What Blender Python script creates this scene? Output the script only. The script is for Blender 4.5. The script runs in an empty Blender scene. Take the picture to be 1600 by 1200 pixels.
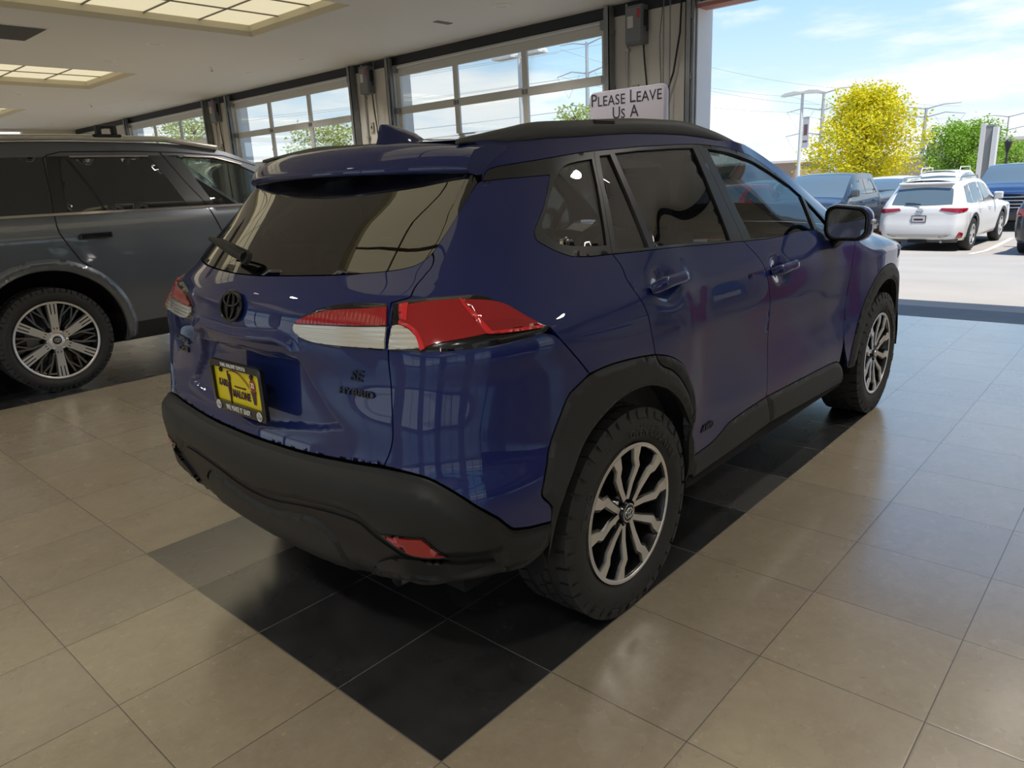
import bpy, bmesh, math, random
import numpy as np
from mathutils import Vector, Matrix
from mathutils.geometry import delaunay_2d_cdt
random.seed(7)
C = bpy.context.scene.collection
PI = math.pi

# ------------------------------------------------------------------ objects
def link(o, parent=None):
    C.objects.link(o)
    if parent is not None:
        o.parent = parent
    return o

def tag(o, label=None, cat=None, group=None, kind=None):
    if label: o['label'] = label
    if cat: o['category'] = cat
    if group: o['group'] = group
    if kind: o['kind'] = kind
    return o

def empty(name, loc=(0, 0, 0), rz=0.0, label=None, cat=None, group=None, ry=0.0):
    o = bpy.data.objects.new(name, None)
    o.empty_display_size = .2
    o.location = loc
    o.rotation_euler = (0, ry, rz)
    link(o)
    return tag(o, label, cat, group)

def copy_tree(o, parent=None):
    c = o.copy()
    link(c)
    if parent is not None:
        c.parent = parent
    for ch in list(o.children):
        copy_tree(ch, c)
    return c

class MB:
    """collects geometry for one mesh"""
    def __init__(s):
        s.v = []; s.f = []; s.sm = []
    def add(s, vs, fs, smooth=False):
        n = len(s.v)
        s.v += [tuple(map(float, p)) for p in vs]
        for f in fs:
            s.f.append(tuple(i + n for i in f)); s.sm.append(smooth)
        return s
    def box(s, x0, x1, y0, y1, z0, z1, M=None):
        vs = [(x, y, z) for x in (x0, x1) for y in (y0, y1) for z in (z0, z1)]
        if M is not None: vs = [tuple(M @ Vector(p)) for p in vs]
        return s.add(vs, [(0, 1, 3, 2), (4, 6, 7, 5), (0, 4, 5, 1), (2, 3, 7, 6), (0, 2, 6, 4), (1, 5, 7, 3)])
    def tube(s, pts, r, seg=10, closed=False, smooth=True, sy=1.0):
        pts = [Vector(p) for p in pts]
        n = len(pts)
        rs = r if isinstance(r, (list, tuple)) else [r] * n
        up = None; vs = []
        for i, p in enumerate(pts):
            if closed: t = pts[(i + 1) % n] - pts[i - 1]
            else: t = pts[min(i + 1, n - 1)] - pts[max(i - 1, 0)]
            t.normalize()
            if up is None:
                up = Vector((0, 0, 1)) if abs(t.z) < .9 else Vector((1, 0, 0))
            a = t.cross(up)
            if a.length < 1e-6: a = t.cross(Vector((0, 1, 0)))
            a.normalize(); b = a.cross(t); up = b
            for k in range(seg):
                w = 2 * PI * k / seg
                vs.append(p + a * math.cos(w) * rs[i] + b * math.sin(w) * rs[i] * sy)
        fs = []
        m = n if closed else n - 1
        for i in range(m):
            j = (i + 1) % n
            for k in range(seg):
                l = (k + 1) % seg
                fs.append((i * seg + k, i * seg + l, j * seg + l, j * seg + k))
        s.add(vs, fs, smooth)
        if not closed:
            s.add(vs[:seg], [tuple(range(seg))[::-1]]); s.add(vs[-seg:], [tuple(range(seg))])
        return s
    def lathe(s, prof, seg=48, axis='Z', c=(0, 0, 0), smooth=True, close=False):
        vs = []
        for r, h in prof:
            for k in range(seg):
                w = 2 * PI * k / seg
                a, b = r * math.cos(w), r * math.sin(w)
                p = {'Z': (a, b, h), 'Y': (a, h, b), 'X': (h, a, b)}[axis]
                vs.append((p[0] + c[0], p[1] + c[1], p[2] + c[2]))
        fs = []
        n = len(prof)
        for i in range(n if close else n - 1):
            j = (i + 1) % n
            for k in range(seg):
                l = (k + 1) % seg
                fs.append((i * seg + k, i * seg + l, j * seg + l, j * seg + k))
        return s.add(vs, fs, smooth)
    def prism(s, poly, h0, h1, plane='XY', M=None):
        """poly 2-D, extruded along the third axis"""
        def P(a, b, h):
            p = {'XY': (a, b, h), 'XZ': (a, h, b), 'YZ': (h, a, b)}[plane]
            return tuple(M @ Vector(p)) if M is not None else p
        n = len(poly)
        vs = [P(a, b, h0) for a, b in poly] + [P(a, b, h1) for a, b in poly]
        fs = [tuple(range(n))[::-1], tuple(range(n, 2 * n))]
        fs += [(i, (i + 1) % n, (i + 1) % n + n, i + n) for i in range(n)]
        return s.add(vs, fs)
    def build(s, name, mat, parent=None, bevel=0, loc=None, angle=35, recalc=True):
        me = bpy.data.meshes.new(name)
        me.from_pydata(s.v, [], s.f)
        me.polygons.foreach_set('use_smooth', [bool(x) for x in s.sm])
        if recalc:
            bm = bmesh.new(); bm.from_mesh(me)
            bmesh.ops.recalc_face_normals(bm, faces=bm.faces)
            bm.to_mesh(me); bm.free()
        me.materials.append(mat)
        o = bpy.data.objects.new(name, me)
        if loc is not None: o.location = loc
        link(o, parent)
        if bevel:
            m = o.modifiers.new('bevel', 'BEVEL'); m.width = bevel; m.segments = 2
            m.limit_method = 'ANGLE'; m.angle_limit = math.radians(30)
        if any(s.sm) and not all(s.sm):
            pass
        return o

def rrect(w, h, r, n=5, cx=0, cy=0):
    out = []
    for k, (sx, sy) in enumerate(((1, 1), (-1, 1), (-1, -1), (1, -1))):
        for i in range(n + 1):
            a = PI / 2 * (k + i / n)
            out.append((cx + sx * (w / 2 - r) + r * math.cos(a), cy + sy * (h / 2 - r) + r * math.sin(a)))
    return out

def ellipse_pts(rx, ry, n=40, f=lambda a, b: (0, a, b)):
    return [f(rx * math.cos(2 * PI * k / n), ry * math.sin(2 * PI * k / n)) for k in range(n)]

def text_mesh(name, body, size, mat, parent=None, M=None, depth=.001, align='CENTER', sx=1.0, shear=0.0, bold=0.0, deform=None, spacing=1.0):
    cu = bpy.data.curves.new(name, 'FONT')
    cu.body = body; cu.size = size; cu.align_x = align; cu.align_y = 'CENTER'
    cu.extrude = depth; cu.shear = shear; cu.offset = bold; cu.space_character = spacing; cu.resolution_u = 3
    o = bpy.data.objects.new(name, cu)
    C.objects.link(o)
    dg = bpy.context.evaluated_depsgraph_get()
    me = bpy.data.meshes.new_from_object(o.evaluated_get(dg))
    bpy.data.objects.remove(o); bpy.data.curves.remove(cu)
    for v in me.vertices:
        p = Vector((v.co.x * sx, v.co.y, v.co.z))
        if deform is not None: p = Vector(deform(p))
        v.co = M @ p if M is not None else p
    me.materials.clear(); me.materials.append(mat); me.name = name
    o = bpy.data.objects.new(name, me)
    return link(o, parent)

# ------------------------------------------------------------------ materials
MATS = {}
def mat(name, col=(.5, .5, .5), rough=.5, metal=0.0, coat=0.0, coat_r=.03, spec=.5, emit=None, es=1.0, alpha=None, bump=None, mottle=None, ior=1.5):
    if name in MATS: return MATS[name]
    m = bpy.data.materials.new(name); m.use_nodes = True
    nt = m.node_tree; b = nt.nodes['Principled BSDF']
    b.inputs['Base Color'].default_value = (*col, 1)
    b.inputs['Roughness'].default_value = rough
    b.inputs['Metallic'].default_value = metal
    b.inputs['Coat Weight'].default_value = coat
    b.inputs['Coat Roughness'].default_value = coat_r
    b.inputs['Specular IOR Level'].default_value = spec
    b.inputs['IOR'].default_value = ior
    if emit is not None:
        b.inputs['Emission Color'].default_value = (*emit, 1); b.inputs['Emission Strength'].default_value = es
    if mottle or bump:
        tc = nt.nodes.new('ShaderNodeTexCoord')
    if mottle:
        sc, amt = mottle
        n = nt.nodes.new('ShaderNodeTexNoise'); n.inputs['Scale'].default_value = sc; n.inputs['Detail'].default_value = 5
        nt.links.new(tc.outputs['Object'], n.inputs['Vector'])
        r = nt.nodes.new('ShaderNodeMix'); r.data_type = 'RGBA'
        r.inputs[6].default_value = (*[c * (1 - amt) for c in col], 1); r.inputs[7].default_value = (*[min(1, c * (1 + amt)) for c in col], 1)
        nt.links.new(n.outputs['Fac'], r.inputs[0]); nt.links.new(r.outputs[2], b.inputs['Base Color'])
    if bump:
        sc, amt = bump
        n2 = nt.nodes.new('ShaderNodeTexNoise'); n2.inputs['Scale'].default_value = sc; n2.inputs['Detail'].default_value = 3
        nt.links.new(tc.outputs['Object'], n2.inputs['Vector'])
        bp = nt.nodes.new('ShaderNodeBump'); bp.inputs['Strength'].default_value = amt; bp.inputs['Distance'].default_value = .002
        nt.links.new(n2.outputs['Fac'], bp.inputs['Height']); nt.links.new(bp.outputs['Normal'], b.inputs['Normal'])
    MATS[name] = m
    return m

def glass(name, tint, refl=1.0, rough=0.0, lo=.07, hi=.95):
    """thin pane: tinted see-through plus mirror reflection by Fresnel"""
    m = bpy.data.materials.new(name); m.use_nodes = True
    nt = m.node_tree; nt.nodes.clear()
    out = nt.nodes.new('ShaderNodeOutputMaterial'); mix = nt.nodes.new('ShaderNodeMixShader')
    tr = nt.nodes.new('ShaderNodeBsdfTransparent'); tr.inputs['Color'].default_value = (*tint, 1)
    gl = nt.nodes.new('ShaderNodeBsdfGlossy'); gl.inputs['Roughness'].default_value = rough
    gl.inputs['Color'].default_value = (refl, refl, refl, 1)
    fr = nt.nodes.new('ShaderNodeLayerWeight'); fr.inputs['Blend'].default_value = .35
    cr = nt.nodes.new('ShaderNodeMapRange')
    cr.inputs['To Min'].default_value = lo; cr.inputs['To Max'].default_value = hi
    nt.links.new(fr.outputs['Fresnel'], cr.inputs['Value'])
    nt.links.new(cr.outputs['Result'], mix.inputs['Fac'])
    nt.links.new(tr.outputs[0], mix.inputs[1]); nt.links.new(gl.outputs[0], mix.inputs[2])
    nt.links.new(mix.outputs[0], out.inputs['Surface'])
    return m

paint = mat('navy_paint', (.0060, .0165, .112), .5, .06, 1.0, .012, spec=.12)
grey_paint = mat('grey_metallic_paint', (.115, .128, .148), .34, .5, 1.0, .04)
white_paint = mat('white_paint', (.72, .71, .68), .35, 0, .8)
black_paint = mat('black_paint', (.02, .022, .028), .3, .2, 1.0)
blue_paint = mat('steel_blue_paint', (.02, .045, .12), .3, .3, 1.0)
red_paint = mat('red_paint', (.45, .02, .02), .3, .1, 1.0)
silver_paint = mat('pale_silver_paint', (.42, .50, .50), .3, .3, 1.0)
matte_black = mat('dull_black_plastic', (.015, .016, .016), .5, spec=.35, bump=(900, .15))
clad_black = mat('cladding_plastic', (.026, .027, .028), .55, spec=.35, bump=(900, .12))
gloss_black = mat('gloss_black_trim', (.006, .006, .007), .2, 0, .3, spec=.3)
frame_black = mat('window_frame_black', (.02, .021, .023), .35)
void = mat('dark_cavity', (.004, .004, .005), .9)
bumper_gloss = mat('bumper_strip_black', (.010, .010, .011), .42, spec=.22)
rail_black = mat('roof_rail_plastic', (.060, .063, .066), .5)
rubber = mat('tyre_rubber', (.022, .022, .022), .7, bump=(300, .15))
rubber_text = mat('tyre_raised_lettering', (.035, .035, .035), .55)
alloy = mat('machined_alloy', (.80, .78, .75), .34, .85)
alloy_dark = mat('black_alloy', (.012, .012, .013), .25, .2, .5)
chrome = mat('chrome', (.8, .8, .8), .08, 1.0)
steel = mat('galvanised_steel', (.30, .31, .32), .42, .8, mottle=(9, .25))
disc_metal = mat('brake_disc', (.12, .12, .12), .4, .9)
red_lens = mat('red_lens', (.30, .003, .008), .08, 0, 1.0)
red_lens_bright = mat('bright_red_lens', (.37, .004, .009), .10, 0, 1.0)
clear_lens = mat('clear_ribbed_lens', (.62, .61, .56), .12, .15, 1.0)
smoke_lens = mat('smoked_lens', (.02, .018, .018), .05, 0, 1.0)
yellow_plate = mat('yellow_plate', (.80, .66, .01), .4)
ink_dark = mat('plate_ink', (.055, .012, .030), .5)
ink_red = mat('plate_red', (.30, .035, .018), .5)
ink_white = mat('white_lettering', (.8, .8, .78), .5)
seat_mat = mat('seat_fabric', (.06, .06, .062), .85)
dash_mat = mat('dashboard_plastic', (.035, .035, .038), .6)
liner_mat = mat('headliner_fabric', (.45, .43, .40), .9)
glass_privacy = glass('privacy_glass', (.20, .20, .21), lo=.12)
glass_rear = glass('rear_privacy_glass', (.10, .10, .10))
glass_clear = glass('clear_car_glass', (.80, .92, .91), lo=.03, hi=.8)
glass_door = glass('door_pane_glass', (.90, .97, .99), .8, lo=.01, hi=.28)
glass_dark = mat('dark_vehicle_glass', (.012, .016, .018), .03, 0, 1.0)
glass_mid = mat('windshield_glass', (.10, .14, .16), .03, 0, 1.0)
mirror_mat = mat('mirror_silver', (.55, .58, .60), .01, 1.0)
# ------------------------------------------------------------------ curved body surfaces
def cr_w(t):
    t2 = t * t; t3 = t2 * t
    return np.stack([-.5 * t3 + t2 - .5 * t, 1.5 * t3 - 2.5 * t2 + 1, -1.5 * t3 + 2 * t2 + .5 * t, .5 * t3 - .5 * t2], -1)

class Surf:
    """smooth half-body net (rows upward, columns from the middle of the tail round to the middle of the nose), mirrored for u < 0"""
    def __init__(s, net):
        s.N = np.array(net, float)
        s.nr, s.nc = s.N.shape[:2]
        m = np.array([1, -1, 1.])
        E = np.concatenate([s.N[:, 1:3][:, ::-1] * m, s.N, s.N[:, -3:-1][:, ::-1] * m], 1)
        s.E = np.concatenate([2 * E[:1] - E[1:2], E, 2 * E[-1:] - E[-2:-1]], 0)
        s.disp = None
        # arc-length style coordinates for even meshes
        mid = s.N[s.nr // 2]
        s.ua = np.concatenate([[0], np.cumsum(np.linalg.norm(np.diff(mid, axis=0), axis=1))])
        k = s.nc // 2
        s.va = np.concatenate([[0], np.cumsum(np.linalg.norm(np.diff(s.N[:, k - 3], axis=0), axis=1))])
        s.va = np.maximum.accumulate(s.va + np.arange(s.nr) * 1e-4)
    def raw(s, u, v):
        u = np.asarray(u, float); v = np.asarray(v, float)
        sg = np.where(u < 0, -1., 1.); a = np.clip(np.abs(u), 0, s.nc - 1); v = np.clip(v, -.5, s.nr - 1 + .3)
        i = np.minimum(np.floor(a).astype(int), s.nc - 2); j = np.clip(np.floor(v).astype(int), 0, s.nr - 2)
        wu = cr_w(a - i); wv = cr_w(v - j)
        out = 0
        for p in range(4):
            for q in range(4):
                out = out + (wv[..., p] * wu[..., q])[..., None] * s.E[j + p, i + 1 + q]
        out = out.copy(); out[..., 1] *= -sg
        return out
    def normal(s, u, v, f=None, h=.012):
        f = f or s.raw
        a = f(u + h, v) - f(u - h, v); b = f(u, v + h) - f(u, v - h)
        n = np.cross(a, b); n /= np.linalg.norm(n, axis=-1, keepdims=True) + 1e-12
        return n
    def toarc(s, p):
        p = np.asarray(p, float)
        return np.stack([np.sign(p[..., 0]) * np.interp(np.abs(p[..., 0]), np.arange(s.nc), s.ua), np.interp(p[..., 1], np.arange(s.nr), s.va)], -1)
    def fromarc(s, p):
        return np.stack([np.sign(p[..., 0]) * np.interp(np.abs(p[..., 0]), s.ua, np.arange(s.nc)), np.interp(p[..., 1], s.va, np.arange(s.nr))], -1)
    def find(s, ax, a, bx, b, lo=0, hi=None):
        """(u, v) whose point has coordinate ax = a and bx = b"""
        if not hasattr(s, 'grid'):
            U, V = np.meshgrid(np.linspace(0, s.nc - 1, (s.nc - 1) * 8 + 1), np.linspace(0, s.nr - 1, (s.nr - 1) * 8 + 1))
            s.grid = (U, V, s.raw(U, V))
        U, V, X = s.grid
        hi = s.nc - 1 if hi is None else hi
        sgn = np.array([1, -1, 1.])
        d = np.hypot(X[..., ax] * sgn[ax] - a, X[..., bx] * sgn[bx] - b) + 1e3 * ((U < lo) | (U > hi))
        k = np.unravel_index(d.argmin(), d.shape); q = np.array([U[k], V[k]])
        for _ in range(6):
            x = s.raw(q[0], q[1]); h = 1e-3
            f = np.array([x[ax] * sgn[ax] - a, x[bx] * sgn[bx] - b])
            A = (s.raw(q[0] + h, q[1]) - x) / h; B = (s.raw(q[0], q[1] + h) - x) / h
            J = np.array([[A[ax] * sgn[ax], B[ax] * sgn[ax]], [A[bx] * sgn[bx], B[bx] * sgn[bx]]])
            q = q + np.clip(np.linalg.solve(J.T @ J + 1e-5 * np.eye(2), -J.T @ f), -.25, .25)
            q[0] = np.clip(q[0], lo, hi); q[1] = np.clip(q[1], 0, s.nr - 1)
        return [float(q[0]), float(q[1])]

def poly_sd(P, Q):
    """signed distance of points P to closed polygon Q (positive inside)"""
    P = np.asarray(P, float); Q = np.asarray(Q, float)
    d = np.full(P.shape[:-1], 1e9); ins = np.zeros(P.shape[:-1], bool)
    for i in range(len(Q)):
        a = Q[i]; b = Q[(i + 1) % len(Q)]; ab = b - a
        L = ab @ ab
        if L < 1e-14: continue
        t = np.clip(((P - a) @ ab) / L, 0, 1)
        d = np.minimum(d, np.linalg.norm(P - a - t[..., None] * ab, axis=-1))
        c = ((a[1] > P[..., 1]) != (b[1] > P[..., 1]))
        xx = a[0] + (P[..., 1] - a[1]) / (b[1] - a[1] + 1e-30) * ab[0]
        ins ^= c & (P[..., 0] < xx)
    return np.where(ins, d, -d)

def inset(Q, g):
    Q = np.asarray(Q, float)
    A = .5 * np.sum(Q[:, 0] * np.roll(Q[:, 1], -1) - np.roll(Q[:, 0], -1) * Q[:, 1])
    s = 1 if A > 0 else -1
    e = np.roll(Q, -1, 0) - Q; e /= np.linalg.norm(e, axis=1, keepdims=True) + 1e-12
    n = np.stack([-e[:, 1], e[:, 0]], 1) * s
    m = n + np.roll(n, 1, 0); L = (m * m).sum(1, keepdims=True)
    m = np.where(L > .3, 2 * m / np.maximum(L, .3), m)
    return Q + m * g

def densify(Q, res):
    out = []
    for i in range(len(Q)):
        a = Q[i]; b = Q[(i + 1) % len(Q)]
        n = max(1, int(math.ceil(np.linalg.norm(b - a) / res)))
        for k in range(n): out.append(a + (b - a) * k / n)
    return np.array(out)

def smooth_poly(Q, it=1):
    """rounds corners a little (Chaikin, short edges only near corners)"""
    Q = np.asarray(Q, float)
    for _ in range(it):
        out = []
        for i in range(len(Q)):
            a, b, c = Q[i - 1], Q[i], Q[(i + 1) % len(Q)]
            la, lc = np.linalg.norm(a - b), np.linalg.norm(c - b)
            r = min(.012, la * .3, lc * .3)
            out += [b + (a - b) / (la + 1e-9) * r, b + (c - b) / (lc + 1e-9) * r]
        Q = np.array(out)
    return Q

def soften(Q, it=2):
    """cuts gentle corners so that traced outlines run as curves; real corners stay"""
    Q = np.asarray(Q, float)
    for _ in range(it):
        out = []
        for i in range(len(Q)):
            a, b, c = Q[i - 1], Q[i], Q[(i + 1) % len(Q)]
            d1, d2 = b - a, c - b; l1, l2 = np.linalg.norm(d1), np.linalg.norm(d2)
            if l1 < 1e-9 or l2 < 1e-9: continue
            cs = (d1 @ d2) / (l1 * l2)
            if .72 < cs < .9995: out += [b - d1 * .25, b + d2 * .25]
            else: out.append(b)
        Q = np.array(out)
    return Q

def panel(S, poly, name, material, parent=None, side=1, off=0.0, thick=.012, res=.03, gap=.0022, holes=(), sym=False, edge=0.0, edge_drop=None, disp=None, rnd=False, bowl=None, feat=()):
    poly = np.asarray(poly, float)
    if sym:
        p = poly[np.abs(poly[:, 0]) > 1e-6]
        mid = [q for q in poly if abs(q[0]) <= 1e-6]
        # right half runs from the lower centre point to the upper centre point
        right = np.array([q for q in poly])
        if abs(right[0][0]) > 1e-6: right = right
        left = (right * np.array([-1, 1]))[::-1]
        left = np.array([q for q in left if abs(q[0]) > 1e-6])
        poly = np.concatenate([right, left], 0)
    else:
        poly = poly * np.array([side, 1])
    Q = soften(S.toarc(poly))
    if rnd: Q = smooth_poly(Q)
    Q = inset(Q, gap) if gap else Q
    H = [inset(soften(S.toarc(np.asarray(h, float) * np.array([side, 1]))), -gap) for h in holes]
    bd = densify(Q, res)
    hb = [densify(h, res) for h in H]
    lo, hi = bd.min(0), bd.max(0)
    gx = np.arange(lo[0], hi[0], res); gy = np.arange(lo[1], hi[1], res * .9)
    GX, GY = np.meshgrid(gx, gy); GX = GX + (np.arange(len(gy)) % 2)[:, None] * res * .5
    G = np.stack([GX.ravel(), GY.ravel()], 1)
    d = poly_sd(G, bd)
    keep = d > res * .45
    for h in hb: keep &= poly_sd(G, h) < -res * .45
    G = G[keep]
    pts = [bd] + hb
    edges = []; n0 = 0
    for loop in pts:
        n = len(loop); edges += [(n0 + i, n0 + (i + 1) % n) for i in range(n)]; n0 += n
    for loop in feat:
        loop = densify(np.asarray(loop, float), res); loop = loop[poly_sd(loop, bd) > res * .3]
        n = len(loop); pts = pts + [loop]; n0 += n
        if n: G = G[np.min(np.linalg.norm(G[:, None] - loop[None], axis=-1), axis=1) > res * .5]
    allp = np.concatenate(pts + [G], 0)
    vo, eo, fo, _, _, _ = delaunay_2d_cdt([Vector((float(a), float(b))) for a, b in allp], edges, [], 0, 1e-7)
    V2 = np.array([[p.x, p.y] for p in vo]); F = np.array([f for f in fo if len(f) == 3])
    cen = V2[F].mean(1)
    ok = poly_sd(cen, bd) > 0
    for h in hb: ok &= poly_sd(cen, h) < 0
    F = F[ok]
    used = np.unique(F); remap = -np.ones(len(V2), int); remap[used] = np.arange(len(used)); V2 = V2[used]; F = remap[F]
    drop = off if edge_drop is None else edge_drop
    def surf(u, v):
        X = S.raw(u, v); o = np.zeros(np.shape(u)) + off
        if edge or disp is not None or bowl is not None:
            A = S.toarc(np.stack([u, v], -1))
            if edge:
                o = o - drop * np.clip(1 - poly_sd(A, bd) / edge, 0, 1) ** 1.15
            if disp is not None: o = o + disp(A)
            if bowl is not None:
                for bu, bv, br, bd_ in bowl:
                    c = S.toarc(np.array([bu * side, bv]))
                    o = o - bd_ * np.exp(-(((A - c) / np.array(br)) ** 2).sum(-1) ** 1.5)
        if np.any(o != 0):
            X = X + S.normal(u, v) * o[..., None]
        return X
    UV = S.fromarc(V2); u, v = UV[:, 0], UV[:, 1]
    X = surf(u, v); N = S.normal(u, v, surf, .02 if not edge else .012)
    # winding to agree with the outward normal
    fn = np.cross(X[F[:, 1]] - X[F[:, 0]], X[F[:, 2]] - X[F[:, 0]])
    flip = (fn * N[F[:, 0]]).sum(1) < 0
    F[flip] = F[flip][:, ::-1]
    verts = [tuple(p) for p in X]; faces = [tuple(map(int, f)) for f in F]
    ln = [tuple(N[i]) for f in F for i in f]
    # rim
    if thick:
        cnt = {}
        for f in F:
            for a, b in ((f[0], f[1]), (f[1], f[2]), (f[2], f[0])):
                cnt[(int(a), int(b))] = 1
        rim = [e for e in cnt if (e[1], e[0]) not in cnt]
        low = {}
        for a, b in rim:
            for i in (a, b):
                if i not in low:
                    low[i] = len(verts); verts.append(tuple(X[i] - N[i] * thick))
        for a, b in rim:
            faces.append((b, a, low[a], low[b]))
            p, q, r = np.array(verts[b]), np.array(verts[a]), np.array(verts[low[a]])
            n = np.cross(q - p, r - q); n = n / (np.linalg.norm(n) + 1e-12)
            ln += [tuple(n)] * 4
    me = bpy.data.meshes.new(name)
    me.from_pydata(verts, [], faces)
    me.polygons.foreach_set('use_smooth', [True] * len(faces))
    me.materials.append(material)
    me.normals_split_custom_set(ln)
    o = bpy.data.objects.new(name, me)
    return link(o, parent)

def patch(fn, nu, nv, name, material, parent=None, smooth=True, both=None):
    """grid surface from fn(s, t), s and t in 0..1"""
    vs = [fn(i / nu, j / nv) for j in range(nv + 1) for i in range(nu + 1)]
    fs = [(j * (nu + 1) + i, j * (nu + 1) + i + 1, (j + 1) * (nu + 1) + i + 1, (j + 1) * (nu + 1) + i) for j in range(nv) for i in range(nu)]
    return MB().add(vs, fs, smooth).build(name, material, parent)

def shell(S, name, material, parent, depth=.022, vmax=8.6, wheels=(), wr=.43, vmin=0, umax=99):
    """dark inner skin behind the panel gaps, open at the wheels and windows"""
    nu, nv = (S.nc - 1) * 4, int((vmax - vmin) * 3)
    us = np.linspace(-(S.nc - 1), S.nc - 1, 2 * nu + 1); vs = np.linspace(vmin, vmax, nv + 1)
    U, V = np.meshgrid(us, vs)
    X = S.raw(U, V) ; N = S.normal(U, V)
    k = X.shape[1] // 4
    if (N[nv // 2, k] @ (X[nv // 2, k] - np.array([X[..., 0].mean(), 0, 0.7]))) < 0: N = -N
    X = X - N * depth
    fs = []; w = X.shape[1]
    for j in range(nv):
        for i in range(w - 1):
            c = X[j:j + 2, i:i + 2].reshape(-1, 3).mean(0)
            if abs(us[i]) > umax or abs(us[i + 1]) > umax: continue
            if any(math.hypot(c[0] - wx, c[2] - wz) < wr for wx, wz in wheels): continue
            fs.append((j * w + i, j * w + i + 1, (j + 1) * w + i + 1, (j + 1) * w + i))
    return MB().add(X.reshape(-1, 3), fs, True).build(name, material, parent)

# ------------------------------------------------------------------ wheels
def add_tyre(parent, R, rim, w, blocks, lettering=None):
    """tyre about the Y axis, outer face towards -Y"""
    h = w / 2
    prof = [(rim, -h * .80), (rim + .006, -h * .88), (rim + (R - rim) * .35, -h * .98), (rim + (R - rim) * .62, -h * .99), (R - .028, -h * .93), (R - .010, -h * .84),
            (R - .006, -h * .5), (R - .005, 0), (R - .006, h * .5), (R - .010, h * .84), (R - .028, h * .93), (rim + (R - rim) * .5, h), (rim, h * .80)]
    mb = MB().lathe(prof, 72, 'Y')
    n, tall = blocks
    if n:
        def blk(a0, a1, y0, y1, r0, r1, sk=0):
            vs = []
            for r in (r0, r1):
                for (a, y) in ((a0, y0), (a1, y0 ), (a1 + sk, y1), (a0 + sk, y1)):
                    vs.append((r * math.cos(a), y, r * math.sin(a)))
            mb.add(vs, [(0, 1, 2, 3), (7, 6, 5, 4), (0, 4, 5, 1), (1, 5, 6, 2), (2, 6, 7, 3), (3, 7, 4, 0)])
        st = 2 * PI / n
        for k in range(n):
            a = k * st
            for sgn in (-1, 1):
                blk(a, a + st * .80, sgn * h * .55, sgn * h * .90, R - .012, R + tall * .2, sgn * st * .1)
                # shoulder lug running down on to the side wall
                vs = []
                r1 = R + tall * .15; r2 = R - (.040 if k % 2 else .030)
                a2 = a + st * (.62 if k % 2 else .8)
                for (r, y) in ((r1, h * .90), (r2, h * .985), (r2 - .004, h * .93), (r1 - .02, h * .85)):
                    for aa in (a + st * .1, a2 + st * .1):
                        vs.append((r * math.cos(aa), sgn * y, r * math.sin(aa)))
                mb.add(vs, [(0, 1, 3, 2), (2, 3, 5, 4), (4, 5, 7, 6), (6, 7, 1, 0), (0, 2, 4, 6), (1, 7, 5, 3)])
                # thin radial ribs
                if k % 2 == 0:
                    for q in (.15, .45):
                        aa = a + st * q
                        vs = []
                        for r, y in ((R - .042, h * .985), (R - .062, h * .997)):
                            for da in (0, st * .14):
                                for yy in (y, y - .006):
                                    vs.append((r * math.cos(aa + da), sgn * yy, r * math.sin(aa + da)))
                        mb.add(vs, [(0, 2, 6, 4), (1, 5, 7, 3), (0, 1, 3, 2), (4, 6, 7, 5), (0, 4, 5, 1), (2, 3, 7, 6)])
            for row in (-.28, .02):
                blk(a + st * (.3 if row < 0 else .75), a + st * (1.08 if row < 0 else 1.5), h * (row + .02), h * (row + .26), R - .012, R + tall * .25, st * .22)
    o = mb.build('wheel', rubber, parent)
    if lettering:
        for body, ang, rr, size in lettering:
            def bend(p, ang=ang, rr=rr):
                th = ang - p.x / rr
                r = rr + p.y
                return (r * math.cos(th), -h * .985 - p.z, r * math.sin(th))
            text_mesh('sidewall_lettering', body, size, rubber_text, o, None, .0018, deform=bend, sx=1.0, bold=.0006, spacing=1.1)
    return o

def emblem_geo(mb, r, tube, f, squash=.7):
    mb.tube(ellipse_pts(r, r * squash, 40, f), tube, 6, True)
    mb.tube([f(*p) for p in [(r * .30 * math.cos(2 * PI * k / 32), r * squash * .93 * math.sin(2 * PI * k / 32)) for k in range(32)]], tube * .8, 6, True)
    mb.tube([f(r * .72 * math.cos(2 * PI * k / 32), r * squash * (.45 + .44 * math.sin(2 * PI * k / 32))) for k in range(32)], tube * .8, 6, True)
    return mb

def spoke_prism(mb, pts, ws, y0, y1, ya=None):
    """bar along 2-D polyline pts (x, z), half widths ws, outer face at y0"""
    n = len(pts); vs = []
    P = [Vector(p) for p in pts]
    for i in range(n):
        t = (P[min(i + 1, n - 1)] - P[max(i - 1, 0)]).normalized(); nn = Vector((-t.y, t.x))
        yy = y0 + (ya[i] if ya else 0)
        for s in (1, -1):
            q = P[i] + nn * ws[i] * s
            vs += [(q.x, yy, q.y), (q.x, y1, q.y)]
    fs = []
    for i in range(n - 1):
        a = 4 * i; b = a + 4
        fs += [(a, b, b + 2, a + 2), (a + 1, a + 3, b + 3, b + 1), (a, a + 1, b + 1, b), (a + 2, b + 2, b + 3, a + 3)]
    fs += [(0, 2, 3, 1), (4 * n - 4, 4 * n - 3, 4 * n - 1, 4 * n - 2)]
    return mb.add(vs, fs)

def pol(r, a): return (r * math.cos(a), r * math.sin(a))
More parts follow.
